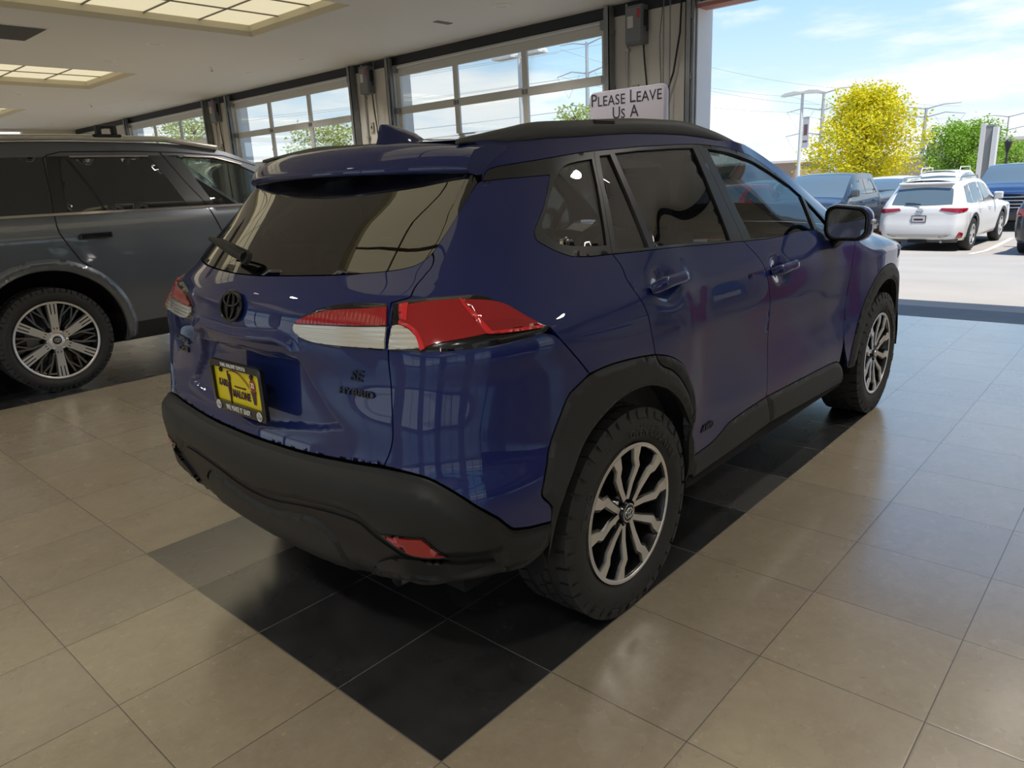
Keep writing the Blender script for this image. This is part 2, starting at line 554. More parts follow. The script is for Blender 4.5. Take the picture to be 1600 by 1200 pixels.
# ------------------------------------------------------------------ body of the navy car, metres: rows upward, columns tail to nose
NAVY_NET = [
 [(-0.66,0,0.22),(-0.653,0.22,0.22),(-0.636,0.42,0.22),(-0.613,0.58,0.22),(-0.58,0.66,0.22),(-0.53,0.72,0.22),(-0.47,0.76,0.22),(-0.38,0.79,0.22),(-0.15,0.8,0.22),(0.15,0.8,0.22),(0.35,0.8,0.22),(0.55,0.8,0.22),(0.9,0.8,0.22),(1.3,0.8,0.22),(1.5,0.8,0.22),(1.74,0.8,0.22),(1.98,0.8,0.22),(2.2,0.8,0.22),(2.42,0.8,0.22),(2.64,0.8,0.22),(2.86,0.789,0.22),(3.08,0.755,0.22),(3.06,0.736,0.206),(3.18,0.672,0.206),(3.29,0.552,0.206),(3.395,0.304,0.206),(3.415,0,0.206)],
 [(-0.775,0,0.36),(-0.77,0.22,0.36),(-0.755,0.42,0.36),(-0.738,0.58,0.36),(-0.725,0.7,0.36),(-0.67,0.775,0.36),(-0.59,0.825,0.36),(-0.45,0.87,0.36),(-0.15,0.885,0.36),(0.15,0.885,0.36),(0.35,0.883,0.36),(0.55,0.879,0.36),(0.9,0.878,0.36),(1.3,0.878,0.36),(1.5,0.878,0.36),(1.74,0.878,0.36),(1.98,0.878,0.36),(2.2,0.882,0.36),(2.42,0.885,0.36),(2.64,0.885,0.36),(2.86,0.874,0.36),(3.08,0.836,0.36),(3.17,0.788,0.337),(3.29,0.719,0.337),(3.4,0.591,0.337),(3.505,0.325,0.337),(3.525,0,0.337)],
 [(-0.81,0,0.5),(-0.805,0.22,0.5),(-0.793,0.42,0.5),(-0.777,0.58,0.5),(-0.755,0.715,0.5),(-0.7,0.8,0.5),(-0.61,0.855,0.5),(-0.45,0.895,0.5),(-0.15,0.905,0.5),(0.15,0.908,0.5),(0.35,0.902,0.5),(0.55,0.89,0.5),(0.9,0.888,0.5),(1.3,0.888,0.5),(1.5,0.888,0.5),(1.74,0.888,0.5),(1.98,0.889,0.5),(2.2,0.9,0.5),(2.42,0.907,0.5),(2.64,0.908,0.5),(2.86,0.896,0.5),(3.08,0.853,0.5),(3.2,0.8,0.467),(3.32,0.73,0.467),(3.43,0.6,0.467),(3.535,0.33,0.467),(3.555,0,0.467)],
 [(-0.825,0,0.62),(-0.821,0.22,0.62),(-0.81,0.42,0.62),(-0.797,0.58,0.62),(-0.765,0.73,0.62),(-0.7,0.82,0.62),(-0.6,0.875,0.62),(-0.43,0.905,0.62),(-0.15,0.912,0.62),(0.15,0.914,0.62),(0.35,0.903,0.62),(0.55,0.883,0.62),(0.9,0.88,0.62),(1.3,0.88,0.62),(1.5,0.88,0.62),(1.74,0.88,0.62),(1.98,0.882,0.62),(2.2,0.901,0.62),(2.42,0.913,0.62),(2.64,0.914,0.62),(2.86,0.901,0.62),(3.08,0.852,0.62),(3.21,0.8,0.58),(3.33,0.73,0.58),(3.44,0.6,0.58),(3.545,0.33,0.58),(3.565,0,0.58)],
 [(-0.795,0,0.72),(-0.792,0.22,0.72),(-0.783,0.42,0.72),(-0.772,0.58,0.72),(-0.745,0.715,0.72),(-0.69,0.79,0.72),(-0.6,0.845,0.72),(-0.43,0.885,0.72),(-0.15,0.91,0.72),(0.15,0.912,0.72),(0.35,0.901,0.72),(0.55,0.879,0.72),(0.9,0.876,0.72),(1.3,0.876,0.72),(1.5,0.876,0.72),(1.74,0.876,0.72),(1.98,0.878,0.72),(2.2,0.898,0.72),(2.42,0.911,0.72),(2.64,0.912,0.72),(2.86,0.899,0.72),(3.08,0.849,0.72),(3.21,0.8,0.673),(3.33,0.73,0.673),(3.44,0.6,0.673),(3.545,0.33,0.673),(3.565,0,0.673)],
 [(-0.795,0,0.82),(-0.79,0.22,0.82),(-0.778,0.42,0.82),(-0.762,0.58,0.82),(-0.735,0.71,0.82),(-0.68,0.785,0.82),(-0.59,0.84,0.82),(-0.42,0.883,0.82),(-0.15,0.908,0.82),(0.15,0.91,0.82),(0.35,0.9,0.82),(0.55,0.882,0.82),(0.9,0.88,0.82),(1.3,0.88,0.82),(1.5,0.88,0.82),(1.74,0.88,0.82),(1.98,0.882,0.82),(2.2,0.898,0.82),(2.42,0.909,0.82),(2.64,0.91,0.82),(2.86,0.898,0.82),(3.08,0.85,0.82),(3.2,0.796,0.767),(3.32,0.726,0.767),(3.43,0.597,0.767),(3.535,0.328,0.767),(3.555,0,0.767)],
 [(-0.8,0,0.92),(-0.792,0.22,0.92),(-0.771,0.42,0.92),(-0.744,0.58,0.92),(-0.715,0.715,0.92),(-0.65,0.795,0.92),(-0.555,0.85,0.92),(-0.4,0.885,0.92),(-0.15,0.906,0.92),(0.15,0.908,0.92),(0.35,0.9,0.92),(0.55,0.886,0.92),(0.9,0.884,0.92),(1.3,0.884,0.92),(1.5,0.884,0.92),(1.74,0.884,0.92),(1.98,0.886,0.92),(2.2,0.899,0.92),(2.42,0.907,0.92),(2.64,0.908,0.92),(2.86,0.896,0.92),(3.08,0.851,0.92),(3.18,0.776,0.86),(3.3,0.708,0.86),(3.41,0.582,0.86),(3.515,0.32,0.86),(3.535,0,0.86)],
 [(-0.818,0,1.02),(-0.807,0.22,1.02),(-0.776,0.42,1.02),(-0.739,0.58,1.02),(-0.7,0.725,1.02),(-0.625,0.812,1.02),(-0.53,0.862,1.02),(-0.38,0.886,1.02),(-0.15,0.898,1.02),(0.15,0.898,1.023),(0.35,0.888,1.024),(0.55,0.868,1.025),(0.9,0.866,1.024),(1.3,0.868,1.019),(1.5,0.869,1.013),(1.74,0.872,0.995),(1.98,0.877,0.977),(2.2,0.897,0.959),(2.42,0.906,0.945),(2.64,0.907,0.941),(2.86,0.895,0.937),(3.08,0.85,0.929),(3.177,0.774,0.873),(3.297,0.707,0.871),(3.407,0.581,0.869),(3.512,0.319,0.868),(3.532,0,0.868)],
 [(-0.8,0,1.12),(-0.787,0.22,1.12),(-0.751,0.42,1.12),(-0.707,0.58,1.12),(-0.635,0.7,1.12),(-0.56,0.765,1.12),(-0.46,0.805,1.12),(-0.33,0.83,1.12),(-0.15,0.845,1.12),(0.15,0.845,1.124),(0.35,0.835,1.128),(0.55,0.816,1.13),(0.9,0.814,1.128),(1.3,0.819,1.118),(1.5,0.825,1.105),(1.74,0.843,1.07),(1.98,0.864,1.033),(2.2,0.891,0.998),(2.42,0.901,0.971),(2.64,0.901,0.963),(2.86,0.889,0.953),(3.08,0.845,0.937),(3.167,0.77,0.885),(3.287,0.702,0.882),(3.397,0.577,0.878),(3.502,0.318,0.877),(3.522,0,0.877)],
 [(-0.735,0,1.2),(-0.718,0.22,1.2),(-0.674,0.42,1.2),(-0.618,0.58,1.2),(-0.555,0.68,1.2),(-0.48,0.73,1.2),(-0.38,0.765,1.2),(-0.27,0.785,1.2),(-0.12,0.8,1.2),(0.15,0.803,1.206),(0.35,0.794,1.211),(0.55,0.778,1.213),(0.9,0.777,1.212),(1.3,0.781,1.198),(1.5,0.788,1.18),(1.74,0.813,1.13),(1.98,0.841,1.079),(2.2,0.88,1.029),(2.42,0.891,0.991),(2.64,0.892,0.98),(2.86,0.88,0.967),(3.08,0.838,0.944),(3.15,0.762,0.897),(3.27,0.695,0.893),(3.38,0.572,0.887),(3.485,0.314,0.885),(3.505,0,0.885)],
 [(-0.6,0,1.32),(-0.583,0.22,1.32),(-0.539,0.42,1.32),(-0.483,0.58,1.32),(-0.44,0.645,1.32),(-0.37,0.68,1.32),(-0.28,0.705,1.32),(-0.19,0.72,1.32),(-0.07,0.73,1.32),(0.15,0.734,1.33),(0.35,0.728,1.336),(0.55,0.717,1.34),(0.9,0.716,1.337),(1.3,0.721,1.317),(1.5,0.727,1.291),(1.74,0.764,1.22),(1.98,0.802,1.147),(2.2,0.851,1.076),(2.42,0.867,1.022),(2.64,0.867,1.006),(2.86,0.856,0.987),(3.08,0.818,0.955),(3.127,0.751,0.91),(3.247,0.685,0.903),(3.357,0.563,0.897),(3.462,0.31,0.893),(3.482,0,0.893)],
 [(-0.445,0,1.44),(-0.433,0.22,1.44),(-0.401,0.42,1.44),(-0.361,0.58,1.44),(-0.325,0.59,1.44),(-0.27,0.615,1.44),(-0.2,0.638,1.44),(-0.12,0.652,1.44),(-0.02,0.665,1.44),(0.15,0.661,1.452),(0.35,0.658,1.46),(0.55,0.653,1.465),(0.9,0.653,1.462),(1.3,0.658,1.436),(1.5,0.663,1.403),(1.74,0.712,1.31),(1.98,0.751,1.215),(2.2,0.805,1.122),(2.42,0.827,1.052),(2.64,0.827,1.031),(2.86,0.816,1.007),(3.08,0.787,0.965),(3.097,0.737,0.923),(3.217,0.673,0.914),(3.327,0.553,0.906),(3.432,0.304,0.902),(3.452,0,0.902)],
 [(-0.36,0,1.557),(-0.352,0.18,1.555),(-0.331,0.344,1.551),(-0.304,0.476,1.546),(-0.285,0.53,1.545),(-0.25,0.553,1.545),(-0.18,0.57,1.548),(-0.1,0.58,1.552),(-0.01,0.585,1.558),(0.15,0.59,1.565),(0.35,0.59,1.575),(0.55,0.59,1.581),(0.9,0.59,1.577),(1.3,0.595,1.545),(1.5,0.6,1.505),(1.74,0.66,1.393),(1.98,0.7,1.277),(2.2,0.745,1.165),(2.42,0.775,1.08),(2.64,0.775,1.055),(2.86,0.765,1.025),(3.08,0.745,0.975),(3.06,0.72,0.935),(3.18,0.657,0.925),(3.29,0.54,0.915),(3.395,0.297,0.91),(3.415,0,0.91)],
]
# panel outlines on that body (column, row)
OUT = {
 'tailgate': [(0,3.61),(1.472,3.671),(2.608,3.831),(3.249,3.912),(3.449,4.453),(3.504,4.963),(3.378,5.899),(3.323,6.961),(3.291,7.714),(3.188,8.161),(3.46,8.287),(3.49,8.335),(3.449,8.659),(3.5,8.918),(3.578,9.125),(3.526,9.295),(3.389,9.414),(3.268,9.241),(3.051,9.125),(2.612,9.043),(1.95,8.967),(1.279,8.919),(0,8.828)],
 'rear_glass': [(0,8.828),(1.279,8.919),(1.95,8.967),(2.612,9.043),(3.051,9.125),(3.268,9.241),(3.389,9.414),(3.402,9.571),(3.471,9.865),(3.558,10.346),(3.755,10.615),(4.123,10.874),(3,11.45),(1.5,11.5),(0,11.5)],
 'quarter_panel': [(3.188,8.161),(3.46,8.287),(3.49,8.335),(3.449,8.659),(3.5,8.918),(3.578,9.125),(3.526,9.295),(3.389,9.414),(3.402,9.571),(3.471,9.865),(3.558,10.346),(3.755,10.615),(4.123,10.874),(4.258,10.883),(5.675,10.926),(7.427,10.971),(6.89,10.073),(6.616,9.729),(6.621,9.606),(6.738,9.477),(7.095,9.326),(7.526,9.154),(7.872,9.001),(8.555,8.89),(8.648,8.407),(8.629,7.865),(8.708,7.182),(8.788,6.36),(8.872,5.472),(8.485,5.62),(8.052,5.697),(7.706,5.617),(7.48,6.253),(6.999,7.184),(5.697,7.032),(3.987,7.074),(3.326,7.104)],
 'painted_bumper_corner': [(3.249,3.912),(3.449,4.453),(3.504,4.963),(3.378,5.899),(3.32,7.009),(3.994,7.029),(5.642,7.097),(6.999,7.184),(7.48,6.253),(7.706,5.617),(7.498,5.352),(7.374,5.209),(7.223,4.465),(6.98,3.45),(6.842,2.849),(6.901,2.612),(7.107,2.295),(7.134,1.932),(6.497,2.111),(6.323,2.192),(5.31,3.114),(4.627,3.668),(4.068,3.86)],
 'rear_door': [(8.555,8.89),(8.648,8.407),(8.629,7.865),(8.708,7.182),(8.788,6.36),(8.872,5.472),(9.11,5.332),(9.509,5.019),(9.878,4.619),(10.186,3.803),(10.377,2.96),(10.277,2.389),(10.101,1.938),(10.166,1.424),(10.986,1.441),(11.263,1.556),(11.512,1.794),(12.394,1.868),(12.447,3.066),(12.42,5.302),(12.364,6.561),(12.35,7.48),(12.162,8.234),(11.435,8.36),(9.744,8.68)],
 'front_door': [(12.394,1.868),(15.541,1.698),(15.805,1.642),(16.022,1.526),(16.176,2.156),(16.221,3.797),(16.311,5.766),(16.54,7.699),(16.863,9.717),(15.545,9.242),(13.374,8.16),(12.162,8.234),(12.35,7.48),(12.364,6.561),(12.42,5.302),(12.447,3.066)],
 'front_fender': [(16.176,2.156),(16.221,3.797),(16.311,5.766),(16.54,7.699),(16.863,9.717),(16.9,11.9),(17.5,12),(18,12),(19,12),(20,12),(21,12),(21.5,12),(21.316,5.942),(21.121,4.038),(21.178,2.512),(20.938,3.145),(20.683,3.826),(20.404,4.435),(20.094,4.936),(19.733,5.264),(19.349,5.447),(18.955,5.5),(18.562,5.418),(18.182,5.206),(17.826,4.84),(17.505,4.333),(17.229,3.706),(17.005,2.997),(16.839,2.321),(16.736,1.679),(16.702,1.071)],
 'rear_arch_cladding': [(7.107,2.295),(6.901,2.612),(6.842,2.849),(6.98,3.45),(7.223,4.465),(7.374,5.209),(7.498,5.352),(7.706,5.617),(8.052,5.697),(8.485,5.62),(8.872,5.472),(8.912,5.237),(9.061,4.955),(9.326,4.738),(9.664,4.289),(9.957,3.719),(10.144,3.061),(10.187,2.543),(10.067,1.991),(10.122,1.514),(10.332,0.623),(10.356,1.045),(10.33,1.458),(10.258,1.872),(10.142,2.302),(9.993,2.736),(9.808,3.164),(9.58,3.582),(9.331,3.946),(9.09,4.228),(8.872,4.434),(8.673,4.559),(8.483,4.6),(8.297,4.557),(8.11,4.43),(7.922,4.223),(7.748,3.939),(7.588,3.574),(7.444,3.154),(7.332,2.727),(7.261,2.293),(7.208,1.863),(7.177,1.449),(7.149,1.036)],
 'rear_door_arch_cladding': [(8.872,5.472),(9.11,5.332),(9.509,5.019),(9.878,4.619),(10.186,3.803),(10.377,2.96),(10.277,2.389),(10.101,1.938),(10.187,2.543),(10.144,3.061),(9.957,3.719),(9.664,4.289),(9.326,4.738),(9.061,4.955),(8.912,5.237)],
 'rear_door_sill_cladding': [(10.166,1.424),(10.986,1.441),(11.263,1.556),(11.512,1.794),(12.394,1.868),(12.556,0.861),(11.693,0.725),(10.531,0.646)],
 'front_door_sill_cladding': [(12.394,1.868),(15.541,1.698),(15.805,1.642),(16.022,1.526),(17.06,0.336),(15.508,0.554),(12.556,0.861)],
 'front_arch_cladding': [(16.702,1.071),(16.736,1.679),(16.839,2.321),(17.005,2.997),(17.229,3.706),(17.505,4.333),(17.826,4.84),(18.182,5.206),(18.562,5.418),(18.955,5.5),(19.349,5.447),(19.733,5.264),(20.094,4.936),(20.404,4.435),(20.683,3.826),(20.938,3.145),(21.178,2.512),(20.856,1.164),(20.825,1.593),(20.75,2.029),(20.639,2.482),(20.495,2.938),(20.323,3.398),(20.121,3.827),(19.886,4.164),(19.627,4.414),(19.355,4.576),(19.075,4.647),(18.793,4.625),(18.516,4.511),(18.25,4.308),(18,4.019),(17.773,3.644),(17.573,3.202),(17.405,2.748),(17.273,2.29),(17.179,1.838),(17.126,1.404),(17.115,0.968)],
 'bumper_cover': [(0,3.57),(1.481,3.619),(2.615,3.781),(3.299,3.857),(4.067,3.836),(4.621,3.638),(5.305,3.083),(6.329,2.151),(6.503,2.071),(7.137,1.892),(7.103,1.442),(6.958,1.272),(6.716,1.135),(6.033,1.193),(5.976,1.634),(4.776,1.696),(3.709,1.702),(3.178,1.881),(2.811,2.124),(2.579,2.33),(1.378,2.211),(0,1.815)],
 'bumper_garnish': [(0,1.815),(1.378,2.211),(2.579,2.33),(2.811,2.124),(3.178,1.881),(3.709,1.702),(4.776,1.696),(5.976,1.634),(4.688,1.506),(3.737,1.412),(2.613,1.101),(1.978,0.789),(1.915,1.596),(1.598,1.919),(1.316,2.001),(0,1.595)],
 'bumper_lower_panel': [(0,1.595),(1.316,2.001),(1.598,1.919),(1.915,1.596),(1.978,0.789),(2.613,1.101),(3.737,1.412),(4.688,1.506),(5.401,1.586),(6.02,1.636),(6.716,1.135),(6.033,1.201),(5.053,1.207),(4.204,1.224),(2.754,0.859),(1.727,0.599),(0.391,0.354),(0,0.57)],
 'reflector': [(3.31,2.254),(4.208,2.366),(4.752,1.932),(3.859,1.88)],
 'reflector_bezel': [(3.197,2.217),(3.379,2.31),(4.241,2.407),(4.854,1.88),(3.816,1.816)],
 'bumper_blade': [(5.976,1.634),(5.491,1.707),(5.074,1.709),(4.603,1.788),(3.663,1.786),(2.878,1.431),(2.658,1.18),(3.746,1.445),(4.688,1.506),(5.493,1.573)],
 'outer_lamp': [(3.323,6.961),(3.291,7.714),(3.212,8.161),(3.46,8.287),(4.817,8.342),(5.336,8.259),(5.674,8.087),(6.141,7.817),(7.002,7.214),(6.869,7.051),(6.33,7.042),(4.974,6.987),(4.009,6.969)],
 'inner_lamp': [(3.297,6.958),(3.255,7.713),(3.152,8.161),(2.531,8.182),(2.127,8.099),(1.751,7.906),(1.467,7.627),(1.35,7.416),(1.386,7.223),(1.543,7.044),(2.049,6.941)],
 'inner_red': [(3.185,8.019),(2.602,7.952),(2.099,7.9),(1.726,7.748),(1.459,7.549),(1.499,7.486),(2.41,7.527),(3.267,7.56)],
 'inner_white': [(3.269,7.544),(2.411,7.511),(1.437,7.478),(1.425,7.306),(1.595,7.088),(2.091,6.999),(3.294,7.006)],
 'outer_white': [(3.364,7.563),(3.517,7.597),(3.754,7.455),(3.949,7.232),(3.989,7.059),(3.36,7.005)],
 'outer_red': [(3.372,8.034),(3.79,8.125),(4.374,8.165),(4.664,8.144),(5.468,7.284),(4.229,7.174),(4.047,7.03),(3.955,7.274),(3.757,7.513),(3.483,7.656)],
 'outer_wing': [(4.756,8.137),(5.622,8.035),(6.14,7.758),(6.706,7.343),(6.119,7.379),(5.418,7.398)],
 'outer_dark': [(5.27,7.563),(6.129,7.544),(6.704,7.329),(6.77,7.256),(5.535,7.304)],
 'guide_a': [(4.664,8.144),(4.775,8.135),(5.586,7.313),(6.772,7.271),(6.794,7.206),(5.485,7.255),(5.401,7.332)],
 'guide_b': [(3.48,7.671),(3.776,7.541),(3.993,7.289),(4.097,7.06),(4.009,7.015),(3.918,7.26),(3.736,7.484),(3.493,7.596)],
 'guide_c': [(3.386,8.068),(3.546,8.099),(3.626,7.672),(3.483,7.716)],
 'quarter_window_trim': [(4.258,10.883),(4.414,11.051),(4.68,11.193),(5.831,11.284),(7.75,11.408),(9.217,11.449),(8.857,10.386),(8.641,9.485),(8.555,8.89),(7.872,9.001),(7.526,9.154),(7.095,9.326),(6.738,9.477),(6.621,9.606),(6.616,9.729),(6.89,10.073),(7.427,10.971),(5.675,10.926)],
 'quarter_glass': [(8.235,11.215),(9.043,11.234),(8.728,10.247),(8.511,9.155),(7.588,9.336),(7.209,9.504),(6.939,9.67),(6.911,9.835),(7.154,10.256),(7.457,10.703),(7.874,11.073)],
 'rear_door_frame': [(8.555,8.89),(8.641,9.485),(8.857,10.386),(9.217,11.449),(10.238,11.464),(11.365,11.513),(12.016,11.594),(12.078,10.733),(12.115,9.47),(12.162,8.234),(11.435,8.36),(9.744,8.68)],
 'rear_door_vent_glass': [(9.307,11.301),(9.618,11.309),(9.42,8.839),(8.635,9.009)],
 'rear_door_glass': [(9.773,11.334),(11.029,11.373),(11.911,11.446),(11.897,10.058),(11.881,8.382),(9.622,8.824)],
 'front_door_frame': [(12.162,8.234),(12.115,9.47),(12.078,10.733),(12.016,11.594),(12.522,11.64),(13.275,11.563),(14.39,11.368),(14.977,10.971),(15.475,10.645),(15.823,10.013),(15.545,9.242),(13.374,8.16)],
 'front_door_glass': [(12.221,11.477),(12.715,11.456),(13.513,11.249),(14.515,11.153),(15.112,11.016),(15,9.793),(14.922,8.734),(13.23,8.228),(12.339,8.32),(12.253,9.948)],
 'front_vent_glass': [(15.223,10.816),(15.528,10.382),(15.727,9.778),(15.543,9.321),(15.077,8.897)],
 'cant_rail': [(4.258,10.883),(4.414,11.051),(4.68,11.193),(5.831,11.284),(7.75,11.408),(9.217,11.449),(10.238,11.464),(11.365,11.513),(12.016,11.594),(12.522,11.64),(13.275,11.563),(14.39,11.368),(14.977,10.971),(15.475,10.645),(15.823,10.013),(16.9,11.6),(16.9,12.15),(16,12.15),(15,12.15),(14,12.15),(13,12.15),(12,12.15),(11,12.15),(10,12.15),(9,12.15),(8,12.15),(7,12.15),(6,12.15),(5,12.15),(4.3,12.15)],
 '_recess_top': [(0,6.8),(1.012,6.898),(1.221,6.786),(1.363,6.393),(0.852,6.331),(0,6.25)],
 '_recess_plate': [(0,6.35),(0.863,6.374),(1.359,6.372),(1.564,5.716),(1.92,4.998),(2.206,4.673),(1.647,4.434),(0,3.95)],
}
# ------------------------------------------------------------------ navy compact SUV
NS = Surf(NAVY_NET)
car = empty('compact_suv', (0, 0, 0), 0, 'navy blue compact SUV with roof rails and yellow plate parked on black tiles', 'car')
def smoothstep(a, b, x):
    t = np.clip((x - a) / (b - a), 0, 1); return t * t * (3 - 2 * t)
def both(rows):
    r = np.array(rows, float); return r
rt = np.array(OUT['_recess_top']); rt = NS.toarc(np.concatenate([rt, (rt * [-1, 1])[::-1]]))
rp = np.array(OUT['_recess_plate']); rp = NS.toarc(np.concatenate([rp, (rp * [-1, 1])[::-1]]))
def gate_disp(A):
    d1 = poly_sd(A, rt); d2 = poly_sd(A, rp)
    lip = .014 * np.exp(-((d1 + .012) / .02) ** 2) * (A[..., 1] > rt[:, 1].max() - .02)
    return lip - .016 * smoothstep(-.006, .010, d1) - .034 * (.35 + .65 * np.clip((A[..., 1] - rp[:, 1].min()) / np.ptp(rp[:, 1]), 0, 1)) * smoothstep(-.008, .016, d2)
tg = panel(NS, OUT['tailgate'], 'tailgate', paint, car, sym=True, res=.0085, disp=gate_disp, feat=[inset(rp, -.008), inset(rp, .004), inset(rp, .016)])
panel(NS, OUT['rear_glass'], 'rear_window', glass_rear, car, sym=True, res=.03, off=-.002, thick=.004)
panel(NS, OUT['bumper_cover'], 'bumper_cover', matte_black, car, sym=True, res=.013, off=.024, thick=.04, edge=.045, edge_drop=.024)
panel(NS, OUT['bumper_garnish'], 'bumper_garnish', bumper_gloss, car, sym=True, res=.018, off=.015, thick=.02, gap=0)
panel(NS, OUT['bumper_lower_panel'], 'bumper_lower_panel', matte_black, car, sym=True, res=.016, off=.022, thick=.04, edge=.02, edge_drop=.018)
H_Q = [OUT['quarter_glass']]; H_R = [OUT['rear_door_vent_glass'], OUT['rear_door_glass']]; H_F = [OUT['front_door_glass'], OUT['front_vent_glass']]
def lamp_base(S): return None
for sd in (1, -1):
    panel(NS, OUT['quarter_panel'], 'quarter_panel', paint, car, sd, res=.022)
    panel(NS, OUT['painted_bumper_corner'], 'bumper_corner', paint, car, sd, res=.018)
    rd = panel(NS, OUT['rear_door'], 'rear_door', paint, car, sd, res=.02, bowl=[(9.44, 7.44, (.07, .055), .016)])
    fdr = panel(NS, OUT['front_door'], 'front_door', paint, car, sd, res=.02, bowl=[(12.71, 6.9, (.07, .055), .016)])
    panel(NS, OUT['front_fender'], 'front_fender', paint, car, sd, res=.03)
    panel(NS, OUT['cant_rail'], 'roof_side_rail', paint, car, sd, res=.03)
    panel(NS, OUT['rear_arch_cladding'], 'wheel_arch_cladding', clad_black, car, sd, off=.014, res=.016, thick=.03, edge=.016, edge_drop=.012)
    panel(NS, OUT['front_arch_cladding'], 'wheel_arch_cladding', clad_black, car, sd, off=.014, res=.02, thick=.03, edge=.016, edge_drop=.012)
    panel(NS, OUT['rear_door_arch_cladding'], 'door_arch_cladding', clad_black, rd, sd, off=.012, res=.016, thick=.02, edge=.012, edge_drop=.009)
    panel(NS, OUT['rear_door_sill_cladding'], 'sill_cladding', clad_black, rd, sd, off=.014, res=.011, thick=.03, edge=.022, edge_drop=.012)
    panel(NS, OUT['front_door_sill_cladding'], 'sill_cladding', clad_black, fdr, sd, off=.014, res=.011, thick=.03, edge=.022, edge_drop=.012)
    qt = panel(NS, OUT['quarter_window_trim'], 'quarter_window_trim', frame_black, car, sd, holes=H_Q, res=.018, thick=.02, gap=.001)
    panel(NS, OUT['quarter_glass'], 'quarter_window', glass_privacy, qt, sd, off=-.006, thick=.003, gap=0)
    fr = panel(NS, OUT['rear_door_frame'], 'window_frame', frame_black, rd, sd, holes=H_R, res=.018, thick=.02, gap=.001)
    for k in ('rear_door_vent_glass', 'rear_door_glass'):
        panel(NS, OUT[k], 'door_window', glass_privacy, rd, sd, off=-.008, thick=.003, gap=0)
    panel(NS, OUT['front_door_frame'], 'window_frame', frame_black, fdr, sd, holes=H_F, res=.018, thick=.02, gap=.001)
    for k in ('front_door_glass', 'front_vent_glass'):
        panel(NS, OUT[k], 'door_window', glass_clear, fdr, sd, off=-.008, thick=.003, gap=0)
    # lamps: tail lamp halves with raised lenses
    ol = panel(NS, OUT['outer_lamp'], 'tail_lamp', gloss_black, car, sd, off=.006, res=.014, thick=.03, edge=.01, edge_drop=.006)
    panel(NS, OUT['outer_red'], 'red_lens', red_lens_bright, ol, sd, off=.0105, res=.012, thick=.006, gap=.001)
    panel(NS, OUT['outer_dark'], 'inner_red_lens', red_lens, ol, sd, off=.0125, res=.012, thick=.004, gap=.001)
    panel(NS, OUT['outer_wing'], 'wing_lens', mat('wing_red_lens', (.36, .006, .012), .06, 0, 1.0), ol, sd, off=.0105, res=.012, thick=.006, gap=.001)
    for gk in 'abc': panel(NS, OUT['guide_' + gk], 'light_guide', mat('light_guide_red', (.75, .018, .028), .15, 0, 1.0), ol, sd, off=.0135, res=.010, thick=.004, gap=0)
    panel(NS, OUT['outer_white'], 'clear_lens', clear_lens, ol, sd, off=.0115, res=.004, thick=.006, gap=.001, disp=lambda A: .0006 * np.sin(A[..., 1] * 2 * PI / .014))
    il = panel(NS, OUT['inner_lamp'], 'tail_lamp', gloss_black, car, sd, off=.008, res=.014, thick=.03, edge=.01, edge_drop=.008, rnd=True)
    panel(NS, OUT['inner_red'], 'red_lens', red_lens_bright, il, sd, off=.0115, res=.0032, thick=.006, gap=.001, disp=lambda A: .0005 * np.sin(A[..., 0] * 2 * PI / .014))
    panel(NS, OUT['inner_white'], 'clear_lens', clear_lens, il, sd, off=.0115, res=.0035, thick=.006, gap=.001, disp=lambda A: .0006 * np.sin(A[..., 1] * 2 * PI / .013))
    panel(NS, OUT['reflector_bezel'], 'reflector_bezel', gloss_black, car, sd, off=.027, res=.015, thick=.02)
    tag(panel(NS, OUT['reflector'], 'rear_reflector', red_lens, car, sd, off=.030, res=.015, thick=.015), 'red reflector in the black bumper')
    panel(NS, OUT['bumper_blade'], 'bumper_blade', bumper_gloss, car, sd, off=.026, res=.014, thick=.045, gap=0)
    # nose
    fb = [NS.find(0, 3.12, 2, .90, 18), NS.find(0, 3.10, 2, .72, 18)] + [NS.find(0, 2.64 + .505 * math.cos(a), 2, .37 + .505 * math.sin(a), 17, 22) for a in (.4, .2, 0.05)]
    panel(NS, fb + [(21.2, 0.2), (22, .2), (23, .2), (24, .2), (24, 3.2), (24.0, 5.0), (24.0, 8.0), (23, 12), (21.6, 12)], 'front_bumper', paint, car, sd, res=.04)
    panel(NS, [(24, .3), (26, .3), (26, 12), (24.1, 12), (24, 3.2)], 'front_grille', matte_black, car, sd, off=.002, res=.04, gap=0)
    panel(NS, [(21.7, 5.6), (23.0, 5.2), (24.0, 5.1), (24.0, 6.3), (22.4, 7.2), (21.6, 7.2)], 'headlamp', clear_lens, car, sd, off=.004, res=.03)
    # door handles: a bar with a swept grip bridging a shallow cup
    for (u, v), par in (((9.45, 7.454), rd), ((12.72, 6.91), fdr)):
        c = NS.raw(u * sd, v); n = NS.normal(np.array(u * sd), np.array(v))
        if n[1] * c[1] < 0: n = -n
        pts = []; rr = []
        for k in range(13):
            t = k / 12 * 2 - 1
            q = NS.find(0, c[0] + .112 * t, 2, c[2] + .003 * t, 7, 15)
            p = NS.raw(q[0] * sd, q[1]) + n * (.040 - .036 * t ** 6)
            pts.append(p); rr.append(.0125 + .003 * abs(t) ** 2 - .006 * abs(t) ** 10)
        MB().tube(pts, rr, 12, sy=1.55).build('door_handle', paint, par)
        if par is fdr:
            MB().lathe([(0, .004), (.010, .004), (.012, 0)], 16, 'Y').build('lock_cylinder', gloss_black, par, loc=tuple(NS.raw((u - .72) * sd, v) + n * .003))
    # rear-view mirror on its arm
    y = -sd
